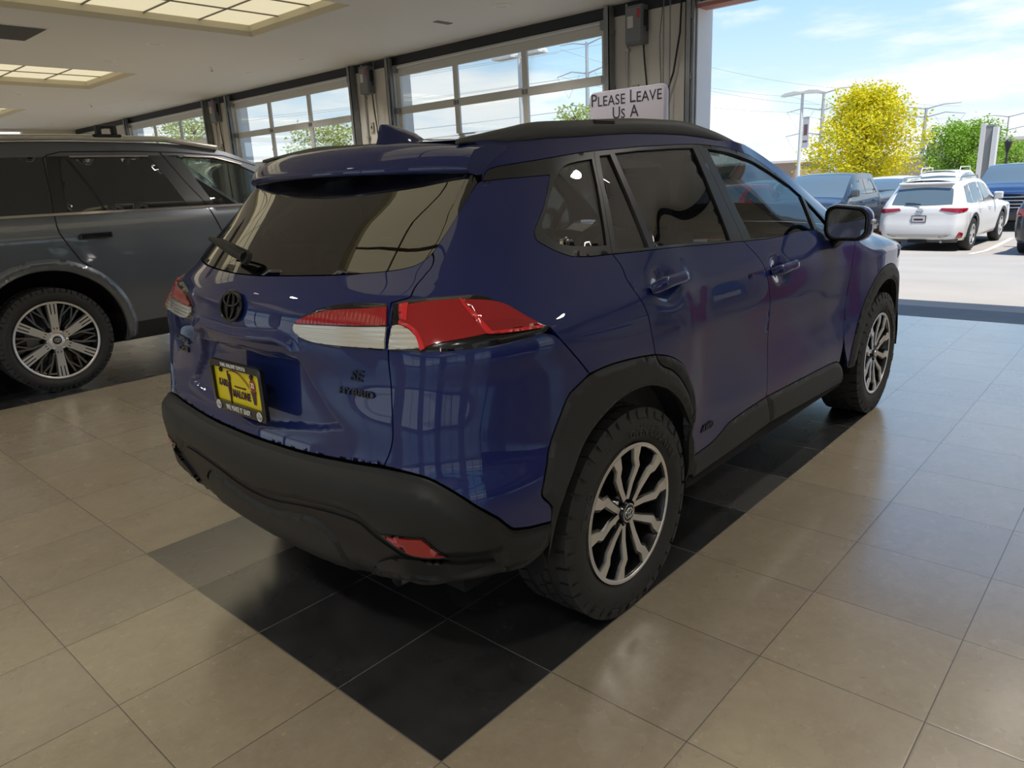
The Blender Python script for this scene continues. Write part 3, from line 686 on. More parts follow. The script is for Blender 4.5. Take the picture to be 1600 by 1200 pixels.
    for cx in (0, 2.64):
        vs = []; aa = np.linspace(-.1, PI + .1, 17)
        for a in aa:
            x, z = cx + .44 * math.cos(a), .365 + .44 * math.sin(a); vs += [(x, y * .88, z), (x, y * .50, z)]
        MB().add(vs, [(2 * i, 2 * i + 1, 2 * i + 3, 2 * i + 2) for i in range(16)]).add([vs[2 * i + 1] for i in range(17)], [tuple(range(17))]).build('wheel_well', void, car)
    mm = MB()
    prof = []
    for k, (dx, sc) in enumerate(((-.055, .93), (-.035, 1.0), (.02, .99), (.07, .84), (.10, .55), (.112, .2))):
        prof.append((dx, sc))
    ring = rrect(.205, .165, .05, 5)
    vs = []
    for dx, sc in prof:
        for a, b in ring:
            a2 = a * sc; b2 = b * sc
            vs.append((1.835 + dx + a2 * y * .25 * 0, y * .935 + a2, 1.158 + b2 - a2 * y * .10 * (1 if b2 > 0 else -.1)))
    n = len(ring)
    fs = [(i * n + k, i * n + (k + 1) % n, (i + 1) * n + (k + 1) % n, (i + 1) * n + k) for i in range(len(prof) - 1) for k in range(n)]
    mm.add(vs, fs, True); mm.add(vs[-n:], [tuple(range(n))], True)
    mir = mm.build('door_mirror', paint, car)
    bz = MB()
    ro = [(1.777, y * .935 + a * .955, 1.158 + b * .955 - a * y * .10 * (1 if b > 0 else -.1)) for a, b in ring]
    ri = [(1.785, y * .935 + a * .80, 1.158 + b * .78 - a * y * .08 * (1 if b > 0 else -.1)) for a, b in ring]
    rb = [(1.81, y * .935 + a * .97, 1.158 + b * .97 - a * y * .10 * (1 if b > 0 else -.1)) for a, b in ring]
    bz.add(rb + ro + ri, [(i * n + k, i * n + (k + 1) % n, (i + 1) * n + (k + 1) % n, (i + 1) * n + k) for i in range(2) for k in range(n)], True)
    bz.build('mirror_bezel', gloss_black, mir)
    MB().add(ri, [tuple(range(n))]).build('mirror_glass', mirror_mat, mir)
    MB().tube([(1.90, y * .80, 1.035), (1.87, y * .86, 1.06), (1.85, y * .91, 1.10)], [.045, .035, .03], 12, sy=.7).build('mirror_arm', gloss_black, mir)
    MB().tube([(1.80, y * 1.035, 1.165), (1.85, y * 1.038, 1.165)], [.012, .010], 8).build('mirror_indicator', clear_lens, mir)
    # roof rail with raised feet
    rv = []
    N = 40
    for k in range(N + 1):
        t = k / N; x = -.335 + 1.66 * t
        uu = np.interp(x, NS.raw(np.linspace(4.3, 15, 200), np.full(200, 12.))[:, 0], np.linspace(4.3, 15, 200))
        b = NS.raw(uu, 12.0); b = (b[0], -b[1] - .012, b[2])
        hh = .040 * min(1, (t / .16) ** .8, ((1 - t) / .28) ** .8) + .004
        w = .030 * min(1, .35 + t * 7, .35 + (1 - t) * 5)
        z0 = b[2] - .012
        for (dy, dz) in ((w * .75, 0), (w * .8, hh * .6), (w * .45, hh + .007), (-w * .45, hh + .007), (-w * .8, hh * .6), (-w * .75, 0)):
            rv.append((x, y * (b[1] + dy), z0 + dz))
    fs = [(i * 6 + k, i * 6 + (k + 1) % 6, (i + 1) * 6 + (k + 1) % 6, (i + 1) * 6 + k) for i in range(N) for k in range(6)]
    rr_ = MB().add(rv, fs, True); rr_.add(rv[:6], [tuple(range(6))]); rr_.add(rv[-6:], [tuple(range(6))])
    rl = rr_.build('roof_rail', rail_black, car)
    MB().box(.24, .36, y * .568, y * .60, 1.592, 1.609).build('rail_cap', gloss_black, rl, bevel=.004)

# roof skin, windscreen, bonnet
def top_edge(x, lo=4.0, hi=21.6):
    g = np.linspace(lo, hi, 600); X = NS.raw(g, np.full(600, 12.0))
    return X[np.abs(X[:, 0] - x).argmin()]
def roof_fn(s, t):
    x0 = -.30 + 1.72 * s; e = top_edge(x0); w = -e[1]; q = 2 * t - 1
    bulge = .16 * max(0, (s - .7) / .3) ** 2
    rear = .05 * max(0, (.15 - s) / .15)
    return (x0 + (bulge - rear) * (1 - q * q), q * w, e[2] + .045 * (1 - abs(q) ** 2.4) * min(1, .12 + s * 2.6))
patch(roof_fn, 40, 30, 'roof_panel', paint, car)
patch(lambda s, t: (lambda p: (p[0], p[1] * .97, p[2] - .03))(roof_fn(.05 + .93 * s, t)), 30, 16, 'headliner', liner_mat, car)
def wind_fn(s, t):
    g = 13.55 + 3.45 * s; e = NS.raw(g, 11.9); q = 2 * t - 1
    return (e[0] + (.16 + .14 * s) * (1 - q * q), q * -e[1], e[2] + .02 * (1 - q * q))
patch(wind_fn, 24, 20, 'windscreen', glass_clear, car)
def hood_fn(s, t):
    g = 16.8 + 5.0 * s; e = NS.raw(g, 12.0); q = 2 * t - 1
    return (e[0] + (.24 + .16 * s) * (1 - abs(q) ** 2.2), q * -e[1], e[2] + .05 * (1 - abs(q) ** 2.5) * (1 - .8 * s) - .02 * s * (1 - q * q))
patch(hood_fn, 30, 24, 'bonnet', paint, car)
panel(NS, [(0, OUT['bumper_cover'][0][1])] + OUT['bumper_cover'][1:14] + [(5.45, 1.4), (5.0, 1.25), (4.2, 1.1), (3.6, 1.05), (2.5, 1.0), (0, .9)], 'bumper_core', matte_black, car, sym=True, off=.009, res=.03, thick=0, gap=.006)
shell(NS, 'body_shell', void, car, depth=.085, vmax=8.0, wheels=((0, .365), (2.64, .37)), wr=.45, vmin=.6, umax=20.3)
fl = MB().box(-.55, 3.2, -.66, .66, .24, .30).box(.46, 2.16, -.84, .84, .26, .32).box(2.95, 3.36, -.60, .60, .30, .88)
fl.build('underbody', void, car)
# rear spoiler over the glass
NSP = 36
spv = []
for k in range(NSP + 1):
    q = k / NSP * 2 - 1; y = q * .59; a = q * q; e4 = abs(q) ** 5
    zt = 1.557 - .014 * a - .013 * e4
    sec = [(-.20 + .01 * a, zt + .000 - .006 * a), (-.28 + .03 * a, zt + .002 - .004 * a), (-.385 + .085 * a, zt - .006 - .004 * a), (-.418 + .088 * a, zt - .017), (-.438 + .09 * a, zt - .034 - .002 * a),
           (-.462 + .10 * a, zt - .064), (-.478 + .115 * a, 1.470 - .012 * a), (-.472 + .12 * a, 1.462 - .012 * a), (-.44 + .11 * a, 1.462 - .018 * a), (-.36 + .09 * a, 1.475 - .03 * a), (-.20, 1.50 - .03 * a)]
    for x, z in sec: spv.append((x, y, z))
m_ = 11
fs = [(i * m_ + k, i * m_ + (k + 1) % m_, (i + 1) * m_ + (k + 1) % m_, (i + 1) * m_ + k) for i in range(NSP) for k in range(m_)]
sp = MB().add(spv, fs, True); sp.add(spv[:m_], [tuple(range(m_))]); sp.add(spv[-m_:], [tuple(range(m_))])
sp.build('rear_spoiler', paint, car)
# shark-fin aerial
fv = []
for (x, z, w) in ((-.215, 1.550, .036), (-.200, 1.585, .028), (-.195, 1.605, .020), (-.185, 1.628, .009), (-.178, 1.632, .004)):
    fr_ = x; L = {0: .27, 1: .215, 2: .17, 3: .075, 4: .035}[len(fv) // 12]
    for k in range(12):
        a = 2 * PI * k / 12
        fv.append((fr_ + L / 2 - L / 2 * math.cos(a), w * math.sin(a) * (1 if math.cos(a) > -.2 else .75), z))
fs = [(i * 12 + k, i * 12 + (k + 1) % 12, (i + 1) * 12 + (k + 1) % 12, (i + 1) * 12 + k) for i in range(4) for k in range(12)]
f_ = MB().add(fv, fs, True); f_.add(fv[-12:], [tuple(range(12))]); f_.build('roof_aerial', paint, car)
# wiper on the rear glass
wp = MB().tube([(-.738, .0, 1.232), (-.748, .0, 1.238)], [.022, .020], 12)
wp.tube([(-.745, .005, 1.238), (-.752, .05, 1.252), (-.745, .12, 1.270), (-.728, .24, 1.288)], [.017, .016, .015, .008], 8)
wr_ = wp.build('rear_wiper', matte_black, car)
MB().tube([(-.728, .01, 1.252), (-.712, .20, 1.283), (-.70, .30, 1.287)], [.004, .006, .004], 6).build('wiper_blade', rubber, wr_)
# badge, lettering
def on_gate(u, v, off=.004):
    p = NS.raw(u, v); n = NS.normal(np.array(u, float), np.array(v, float))
    if n[0] > 0: n = -n
    return Vector(p), Vector(n)
p, n = on_gate(0, 7.76)
rgt = Vector((0, -1, 0)); up = n.cross(rgt) * -1
if up.z < 0: up = -up
eb = MB(); f = lambda a, b: tuple(p + n * .007 + rgt * a + up * b)
emblem_geo(eb, .062, .0052, f, .72)
MB().add([tuple(p + n * .003 + rgt * a + up * b) for a, b in [(.062 * math.cos(k * PI / 16), .045 * math.sin(k * PI / 16)) for k in range(32)]], [tuple(range(32))]).build('emblem_backing', gloss_black, eb.build('tailgate_emblem', gloss_black, car))
def frame_at(u, v, off, ri=None):
    p, n = on_gate(u, v)
    r = ri or Vector((0, -1, 0)); r = (r - n * r.dot(n)).normalized(); up = n.cross(r)
    if up.z < 0: up = -up
    M = Matrix.Identity(4)
    for i, c in enumerate((r, up, n)): M.col[i][:3] = c
    M.col[3][:3] = p + n * off
    return M
text_mesh('badge_lettering', 'SE', .042, gloss_black, car, frame_at(2.585, 6.20, .002), .002, shear=.3, bold=.0007, sx=1.1)
text_mesh('badge_lettering', 'HYBRID', .026, gloss_black, car, frame_at(2.58, 5.74, .002), .002, bold=.0005, sx=1.45)
text_mesh('badge_lettering', 'COROLLA', .024, gloss_black, car, frame_at(-2.45, 6.15, .002), .003, bold=.001, sx=1.4)
text_mesh('badge_lettering', 'CROSS', .024, gloss_black, car, frame_at(-2.42, 5.80, .002), .003, bold=.001, sx=1.4)
pa = Vector(NS.raw(10.854, 2.04)); Ma = Matrix(((1, 0, 0, pa.x), (0, 0, -1, pa.y - .004), (0, 1, 0, pa.z), (0, 0, 0, 1)))
text_mesh('badge_lettering', 'AWD', .032, gloss_black, car, Ma, .002, shear=.35, bold=.0007, sx=1.15)
# number plate in its dealer frame
PX = -.823
pl = MB().prism(rrect(.300, .150, .012, 4, 0, .844), -.010, -.004, 'YZ', Matrix.Translation((PX + .004, 0, 0)))
plate = pl.build('number_plate', yellow_plate, car)
pf = MB()
outer = rrect(.318, .166, .014, 4, 0, .842); inner = [(a, b) for a, b in rrect(.286, .112, .008, 4, 0, .848)]
n_ = len(outer); vs = [(PX - .014, a, b) for a, b in outer] + [(PX - .016, a, b) for a, b in inner] + [(PX - .002, a, b) for a, b in outer] + [(PX - .006, a, b) for a, b in inner]
fs = []
for k in range(n_):
    l = (k + 1) % n_
    fs += [(k, l, n_ + l, n_ + k), (2 * n_ + k, 3 * n_ + k, 3 * n_ + l, 2 * n_ + l), (k, 2 * n_ + k, 2 * n_ + l, l), (n_ + k, n_ + l, 3 * n_ + l, 3 * n_ + k)]
pf.add(vs, fs); pfo = pf.build('plate_frame', gloss_black, plate)
PM = lambda y, z, dx=-.017: Matrix(((0, 0, -1, PX + dx), (-1, 0, 0, y), (0, 1, 0, z), (0, 0, 0, 1)))
text_mesh('frame_lettering', 'KARL MALONE TOYOTA', .0165, ink_white, plate, PM(0, .9145), .0006, bold=.0003, sx=.80, spacing=1.06)
text_mesh('frame_lettering', 'WE MAKE IT EASY', .0225, ink_white, plate, PM(.003, .7755), .0006, bold=.0005, sx=.74, spacing=1.12)
for yy in (.125, -.125):
    g = MB(); emblem_geo(g, .0135, .0014, lambda a, b, yy=yy: (PX - .0175, yy - a, .776 + b * 1.25), .80); g.build('frame_logo', ink_white, plate)
for yy in (.095, -.092):
    MB().lathe([(0, -.004), (.007, -.004), (.008, 0)], 12, 'X', (PX - .008, yy, .893)).build('plate_bolt', gloss_black, plate)
F = -.0075
text_mesh('plate_lettering', 'KARL', .031, ink_dark, plate, PM(.092, .850, F), .0006, bold=.0012, sx=.74, spacing=1.1, shear=.18)
text_mesh('plate_lettering', 'MALONE', .034, ink_dark, plate, PM(-.014, .823, F), .0006, bold=.0012, sx=.74, spacing=1.1, shear=.10)
text_mesh('plate_lettering', '"THE MAILMAN DELIVERS"', .0085, ink_dark, plate, PM(-.012, .847, F), .0004, sx=.75)
fig = MB()   # small leaping player drawn on the plate
def pc(pts, w): fig.tube([(PX - .0078, a, b) for a, b in pts], w, 6)
pc([(.052, .812), (.051, .835), (.050, .858)], [.004, .006, .005]); pc([(.050, .856), (.055, .880), (.057, .893)], [.003, .0028, .002])
pc([(.050, .856), (.044, .872), (.046, .884)], [.003, .0025, .002]); pc([(.052, .815), (.054, .798), (.055, .786)], [.004, .003, .002])
pc([(.0505, .868), (.0505, .874)], [.0035, .0035]); fig.build('plate_drawing', ink_dark, plate)
arcs = MB()
for dz in (0, .005, .010):
    arcs.tube([(PX - .0078, .055 - .125 * t, .893 - dz * t + .010 * math.sin(PI * t) - .030 * t * t) for t in [k / 10 for k in range(11)]], .0007, 4)
arcs.build('plate_drawing', ink_red, plate)
MB().add([(PX - .0085, -.092 + .0155 * math.cos(k * PI / 12), .866 + .022 * math.sin(k * PI / 12)) for k in range(24)], [tuple(range(24))]).build('plate_drawing', ink_red, plate)
text_mesh('plate_lettering', '32', .022, ink_white, plate, PM(-.092, .866, F - .0015), .0004, bold=.0008, sx=.85)
MB().add([(PX - .0083, a, b) for a, b in ((-.074, .848), (-.112, .848), (-.104, .838), (-.100, .806), (-.086, .806), (-.080, .838))], [(0, 1, 2, 3, 4, 5)]).build('plate_drawing', ink_dark, plate)
# exhaust tip
MB().lathe([(.026, -.655), (.028, -.60), (.028, -.35), (.022, -.35), (.022, -.645)], 16, 'X', (0, -.47, .268)).build('exhaust_pipe', steel, car)
# cabin: seats, wheel, dashboard
def seat(x, y, w=.46):
    m = MB().box(x - .05, x + .48, y - w / 2, y + w / 2, .52, .68)
    Mr = Matrix.Translation((x, y, .64)) @ Matrix.Rotation(-.22, 4, 'Y')
    m.box(-.08, .06, -w / 2, w / 2, 0, .56, Mr)
    o = m.build('seat', seat_mat, car, bevel=.04)
    h = MB().box(-.06, .05, -.13, .13, .60, .80, Mr)
    h.tube([Mr @ Vector((0, -.06, .54)), Mr @ Vector((0, -.06, .66))], .007, 6).tube([Mr @ Vector((0, .06, .54)), Mr @ Vector((0, .06, .66))], .007, 6)
    h.build('headrest', seat_mat, o, bevel=.035)
for y in (-.37, .37): seat(1.02, y)
seat(.12, -.40, .5); seat(.12, .40, .5); seat(.12, 0, .3)
MB().box(1.80, 2.25, -.70, .70, .70, 1.02).build('dashboard', dash_mat, car, bevel=.05)
MB().tube([(1.62 + .05 * math.sin(a), .37 + .185 * math.cos(a), .98 + .175 * math.sin(a)) for a in [2 * PI * k / 28 for k in range(28)]], .014, 8, True).tube([(1.64, .37 - .18, .98), (1.66, .37, .97), (1.64, .37 + .18, .98)], .018, 6).tube([(1.65, .37, .97), (1.85, .37, .90)], .03, 8).build('steering_wheel', dash_mat, car)
MB().box(1.46, 1.50, -.11, .11, 1.40, 1.46).build('interior_mirror', gloss_black, car, bevel=.01)
MB().box(-.62, 1.9, -.72, .72, .44, .52).build('cabin_floor', dash_mat, car)
for sd in (1, -1):
    MB().box(.0, 2.1, sd * .74, sd * .79, .5, 1.02).build('door_trim', dash_mat, car)
# wheels
whl = add_tyre(car, .355, .238, .235, (38, .004), [('OPEN COUNTRY', 1.05, .277, .040), ('TOYO', 2.75, .277, .040)])
b = MB()
b.lathe([(.240, -.098), (.236, -.106), (.226, -.106), (.222, -.098), (.215, -.02), (.205, .09), (.238, .10)], 64, 'Y')
b.lathe([(0, -.03), (.16, -.03), (.205, -.02)], 40, 'Y')
b.build('rim_barrel', alloy_dark, whl)
face = MB(); dark = MB()
face.lathe([(.239, -.1075), (.226, -.1085), (.226, -.104)], 72, 'Y')
for k in range(5):
    ax = PI / 2 + .08 + 2 * PI * k / 5
    for s in (-1, 1):
        a = lambda d: ax + s * math.radians(d)
        pts = [pol(.046, a(9)), pol(.100, a(17.2)), pol(.160, a(20.5)), pol(.184, a(15.5)), pol(.229, a(15.5))]
        ya = [.016, .012, .002, 0, 0]
        spoke_prism(face, pts, [.0095, .0105, .0135, .0135, .022], -.106, -.090, ya)
        spoke_prism(dark, pts, [.0145, .0165, .021, .023, .032], -.100, -.035, ya)
face.build('rim_face', alloy, whl); dark.build('rim_spokes', alloy_dark, whl)
hc = MB().lathe([(0, -.098), (.030, -.098), (.034, -.094), (.036, -.05)], 32, 'Y'); hc.build('hub_cap', gloss_black, whl)
g = MB(); emblem_geo(g, .022, .0021, lambda a, b: (a, -.099, b), .75); g.lathe([(.0285, -.0985), (.0305, -.1), (.0325, -.0985)], 32, 'Y'); g.build('hub_emblem', chrome, whl)
for k in range(5):
    nb = MB()
    q = pol(.056, PI / 2 + .08 + 2 * PI * k / 5 + PI / 5); nb.lathe([(.0, -.082), (.009, -.082), (.010, -.04)], 8, 'Y', (q[0], 0, q[1])); nb.build('wheel_nut', chrome, whl)
MB().lathe([(.03, -.005), (.150, -.005), (.150, .015), (.03, .015)], 40, 'Y').build('brake_disc', disc_metal, whl)
whl.location = (0, -.785, .351)
for (x, y, rz, ry) in ((2.64, -.785, 0, .35), (0, .785, PI, .2), (2.64, .785, PI, .7)):
    c = copy_tree(whl, car); c.location = (x, y, .351); c.rotation_euler = (0, ry, rz)
# ------------------------------------------------------------------ showroom shell
T = .45; GX0, GY0 = -.885, -.889
def tile_material():
    m = bpy.data.materials.new('showroom_tiles'); m.use_nodes = True
    nt = m.node_tree; L = nt.links; b = nt.nodes['Principled BSDF']
    def math_(op, a, bb=None, c=None):
        n = nt.nodes.new('ShaderNodeMath'); n.operation = op
        for i, x in enumerate((a, bb, c)):
            if x is None: continue
            if isinstance(x, (int, float)): n.inputs[i].default_value = x
            else: L.new(x, n.inputs[i])
        return n.outputs[0]
    g = nt.nodes.new('ShaderNodeNewGeometry'); sep = nt.nodes.new('ShaderNodeSeparateXYZ'); L.new(g.outputs['Position'], sep.inputs[0])
    tx = math_('DIVIDE', math_('SUBTRACT', sep.outputs[0], GX0), T); ty = math_('DIVIDE', math_('SUBTRACT', sep.outputs[1], GY0), T)
    ix = math_('FLOOR', tx); iy = math_('FLOOR', ty)
    fx = math_('FRACT', tx); fy = math_('FRACT', ty)
    ex = math_('MINIMUM', fx, math_('SUBTRACT', 1.0, fx)); ey = math_('MINIMUM', fy, math_('SUBTRACT', 1.0, fy))
    edge = math_('MINIMUM', ex, ey)
    grout = math_('LESS_THAN', edge, .0035)
    def rect(x0, x1, y0, y1):
        a = math_('MULTIPLY', math_('GREATER_THAN', ix, x0 - .5), math_('LESS_THAN', ix, x1 + .5))
        c = math_('MULTIPLY', math_('GREATER_THAN', iy, y0 - .5), math_('LESS_THAN', iy, y1 + .5))
        return math_('MULTIPLY', a, c)
    dark = math_('MAXIMUM', rect(0, 7, 0, 3), rect(-3, 12, 10.5, 14))
    cb = nt.nodes.new('ShaderNodeCombineXYZ'); L.new(ix, cb.inputs[0]); L.new(iy, cb.inputs[1])
    wn = nt.nodes.new('ShaderNodeTexWhiteNoise'); L.new(cb.outputs[0], wn.inputs['Vector'])
    off = nt.nodes.new('ShaderNodeVectorMath'); off.operation = 'MULTIPLY_ADD'; off.inputs[1].default_value = (7, 7, 7)
    L.new(wn.outputs['Color'], off.inputs[0]); L.new(g.outputs['Position'], off.inputs[2])
    def noise(sc, det, rough=.6):
        n = nt.nodes.new('ShaderNodeTexNoise'); n.inputs['Scale'].default_value = sc; n.inputs['Detail'].default_value = det; n.inputs['Roughness'].default_value = rough
        L.new(off.outputs[0], n.inputs['Vector']); return n.outputs['Fac']
    big = noise(7, 7, .7); small = noise(34, 5, .7)
    v = nt.nodes.new('ShaderNodeTexVoronoi'); v.inputs['Scale'].default_value = 60; v.feature = 'DISTANCE_TO_EDGE'
    L.new(off.outputs[0], v.inputs['Vector'])
    fleck = math_('GREATER_THAN', small, .66)
    def mix(f, a, c):
        n = nt.nodes.new('ShaderNodeMix'); n.data_type = 'RGBA'
        for i, x in ((0, f), (6, a), (7, c)):
            if isinstance(x, tuple): n.inputs[i].default_value = x
            elif isinstance(x, float): n.inputs[i].default_value = x
            else: L.new(x, n.inputs[i])
        return n.outputs[2]
    def ramp(x, lo, hi):
        n = nt.nodes.new('ShaderNodeMapRange'); n.inputs['From Min'].default_value = lo; n.inputs['From Max'].default_value = hi; L.new(x, n.inputs['Value']); return n.outputs[0]
    bigr = ramp(big, .3, .7)
    tan = mix(bigr, (.305, .252, .175, 1), (.375, .315, .225, 1))
    tan = mix(math_('MULTIPLY', ramp(small, .35, .75), .35), tan, (.46, .40, .30, 1))
    tan = mix(math_('MULTIPLY', fleck, .35), tan, (.60, .54, .43, 1))
    tint = nt.nodes.new('ShaderNodeMix'); tint.data_type = 'RGBA'; tint.blend_type = 'MULTIPLY'; tint.inputs[0].default_value = 1
    L.new(tan, tint.inputs[6]); L.new(mix(wn.outputs['Value'], (.90, .90, .92, 1), (1.04, 1.03, 1.0, 1)), tint.inputs[7])
    blk = mix(bigr, (.020, .021, .023, 1), (.045, .045, .046, 1))
    blk = mix(math_('MULTIPLY', fleck, .3), blk, (.10, .10, .10, 1))
    blk = mix(math_('LESS_THAN', wn.outputs['Value'], .06), blk, (.085, .082, .078, 1))
    # the worn, paler tile at the tail corner
    pale = rect(0, 0, 3, 3)
    blk = mix(pale, blk, (.135, .120, .105, 1))
    col = mix(dark, tint.outputs[2], blk)
    col = mix(grout, col, mix(dark, (.075, .060, .045, 1), (.16, .155, .145, 1)))
    L.new(col, b.inputs['Base Color'])
    # scuffed sheen
    sc = nt.nodes.new('ShaderNodeTexNoise'); sc.inputs['Scale'].default_value = 2.2; sc.inputs['Detail'].default_value = 6
    L.new(g.outputs['Position'], sc.inputs['Vector'])
    r = nt.nodes.new('ShaderNodeMapRange'); r.inputs['To Min'].default_value = .24; r.inputs['To Max'].default_value = .30
    r.inputs['From Min'].default_value = .3; r.inputs['From Max'].default_value = .7
    L.new(sc.outputs['Fac'], r.inputs['Value']); L.new(math_('MAXIMUM', r.outputs[0], math_('MULTIPLY', grout, .7)), b.inputs['Roughness'])
    bp = nt.nodes.new('ShaderNodeBump'); bp.inputs['Strength'].default_value = .25; bp.inputs['Distance'].default_value = .003
    h = math_('ADD', math_('MULTIPLY', math_('MINIMUM', edge, .012), 60.0), math_('MULTIPLY', small, .12))
    L.new(h, bp.inputs['Height']); L.new(bp.outputs['Normal'], b.inputs['Normal'])
    b.inputs['Specular IOR Level'].default_value = .6
    b.inputs['Coat Weight'].default_value = 1; b.inputs['Coat Roughness'].default_value = .21; b.inputs['Coat IOR'].default_value = 1.75
    return m
WX, WO, CZ = 5.90, 6.12, 3.32
X0, Y0, Y1 = -9.0, -7.2, 20.6
wall_mat = mat('wall_paint_cream', (.62, .59, .53), .75, mottle=(2, .06))
wall_white = mat('wall_paint_white', (.62, .61, .58), .75)
ceil_mat = mat('ceiling_paint', (.83, .835, .83), .85)
hdr_mat = mat('dark_header', (.018, .021, .028), .6)
jamb_mat = mat('white_jamb', (.70, .72, .74), .5)
fl = MB().add([(X0, Y0, 0), (WX - .10, Y0, 0), (WX - .10, Y1, 0), (X0, Y1, 0)], [(0, 1, 2, 3)]).add([(X0, Y0, -.15), (WX - .10, Y0, -.15), (WX - .10, Y1, -.15), (X0, Y1, -.15)], [(3, 2, 1, 0)])
tag(fl.build('floor', tile_material()), kind='structure')
# ceiling with recessed light coffers
PITCH = 5.55
coffers = []
for k in range(-2, 3):
    coffers.append((-1.42, 3.46, 4.845 + PITCH * k - (0 if k != 0 else 0), 6.90 + PITCH * k))
    coffers.append((-8.3, -4.6, 4.845 + PITCH * k, 6.90 + PITCH * k))
coffers = [c for c in coffers if c[2] > Y0 + .3 and c[3] < Y1 - .2]
xs = sorted({X0, WX} | {c[0] for c in coffers} | {c[1] for c in coffers}); ys = sorted({Y0, Y1} | {c[2] for c in coffers} | {c[3] for c in coffers})
cm = MB()
for i in range(len(xs) - 1):
    for j in range(len(ys) - 1):
        cx, cy = (xs[i] + xs[i + 1]) / 2, (ys[j] + ys[j + 1]) / 2
        if any(a < cx < b_ and c < cy < d for a, b_, c, d in coffers): continue
        cm.add([(xs[i], ys[j], CZ), (xs[i], ys[j + 1], CZ), (xs[i + 1], ys[j + 1], CZ), (xs[i + 1], ys[j], CZ)], [(0, 1, 2, 3)])
cm.box(X0, WX, Y0, Y1, CZ + .22, CZ + .30)
tag(cm.build('ceiling', ceil_mat, recalc=False), kind='structure')
trim_mat = mat('coffer_trim', (.60, .55, .42), .7)
diff_mat = mat('light_diffuser', (.40, .37, .28), .6, emit=(1.0, .89, .60), es=.46, mottle=(3, .08))
bar_mat = mat('diffuser_grid', (.22, .20, .16), .6)
for n, (a, b_, c, d) in enumerate(coffers):
    t = empty('ceiling_light', ((a + b_) / 2, (c + d) / 2, CZ), 0, None, 'light', 'luminous ceiling coffers')
    e = .05
    fm = MB(); vo = []
    ring0 = [(a, c, CZ), (b_, c, CZ), (b_, d, CZ), (a, d, CZ)]; ring1 = [(a + e, c + e, CZ + .05), (b_ - e, c + e, CZ + .05), (b_ - e, d - e, CZ + .05), (a + e, d - e, CZ + .05)]
    ring2 = [(x, y, CZ + .13) for x, y, z in ring1]
    fm.add(ring0 + ring1 + ring2, [(i + 4 * q, (i + 1) % 4 + 4 * q, (i + 1) % 4 + 4 + 4 * q, i + 4 + 4 * q) for q in (0, 1) for i in range(4)])
    off = Vector((-(a + b_) / 2, -(c + d) / 2, -CZ))
    fm.v = [tuple(Vector(p) + off) for p in fm.v]
    fm.build('coffer_frame', trim_mat, t)
    dm = MB(); dm.v = []
    dm.add([tuple(Vector(p) + off) for p in [(a + e, c + e, CZ + .12), (a + e, d - e, CZ + .12), (b_ - e, d - e, CZ + .12), (b_ - e, c + e, CZ + .12)]], [(0, 1, 2, 3)])
    dm.build('diffuser', diff_mat, t, recalc=False)
    gm = MB()
    ny = 3; nx = max(2, round((b_ - a) / 1.22))
    for k in range(1, ny):
        y = c + e + (d - c - 2 * e) * k / ny; gm.box(a + e + off.x, b_ - e + off.x, y - .012 + off.y, y + .012 + off.y, .108, .119)
    xx = b_ - e
    while xx > a + e + .1:
        xx -= .64; gm.box(xx - .010 + off.x, xx + .010 + off.x, c + e + off.y, d - e + off.y, .106, .117)
    gm.build('diffuser_grid', bar_mat, t)
    o = t
    dist = {(-2): 'behind', }.get
    t['label'] = 'warm luminous ceiling coffer with gridded diffuser panels, %s' % (
        'over the tail of the navy car' if abs(c + .705) < .1 and a > -3 else 'beside the navy car above the grey vehicle' if abs(c - 4.845) < .1 and a > -3 else
        'second beyond the grey vehicle' if abs(c - 10.395) < .1 and a > -3 else 'nearest the far end wall' if c > 15 and a > -3 else 'to the right of the navy car' if a > -3 else
        ('at the back of the hall, row %s' % ('one', 'two', 'three', 'four', 'five')[int(round((c + 6.255) / PITCH))]))
# walls: door wall with pillars, header and reveals
openings = [(-1.90, 2.03), (3.20, 7.08), (8.15, 12.03), (13.10, 16.98)]
edges_ = [Y0] + [v for o_ in openings for v in o_] + [Y1]
wf = MB()
for k in range(0, len(edges_), 2):
    wf.box(WX, WO, edges_[k], edges_[k + 1], -.1, CZ + .3)
tag(wf.build('wall_front', wall_mat), kind='structure')
hd = MB()
hd.box(WX - .015, WO, Y0, Y1, 3.20, CZ)
for k, (a, b_) in enumerate(openings):
    hd.box(WX, WO, a, b_, 3.16, CZ + .3)
tag(hd.build('trim_1', hdr_mat), kind='structure')
fascia = MB().box(WO - .01, WO + .03, Y0 - .3, Y1 + .3, 3.12, 4.9)
tag(fascia.build('trim_2', jamb_mat), kind='structure')
rv = MB()
for a, b_ in openings:
    rv.box(WX - .06, WO + .05, a - .002, a + .012, 0, 3.15); rv.box(WX - .06, WO + .05, b_ - .012, b_ + .002, 0, 3.15)
    rv.box(WX - .05, WO + .05, a, b_, 3.14, 3.16)
tag(rv.build('trim_3', jamb_mat), kind='structure')
redhead = mat('red_edge', (.40, .16, .13), .6)
tag(MB().box(WX - .07, WX + .12, -1.90, 2.03, 3.10, 3.14).build('trim_4', redhead), kind='structure')
wb_ = MB(); ys_ = [Y0, -6, -2.2, -.9, 2.9, 4.2, 8.0, 9.3, 13.1, Y1]
for k in range(0, len(ys_), 2): wb_.box(X0 - .2, X0, ys_[k], ys_[k + 1], -.1, CZ + .3)
for k in range(1, len(ys_) - 1, 2): wb_.box(X0 - .2, X0, ys_[k], ys_[k + 1], 2.9, CZ + .3).box(X0 - .2, X0, ys_[k], ys_[k + 1], -.1, .12)
tag(wb_.build('wall_back', wall_white), kind='structure')
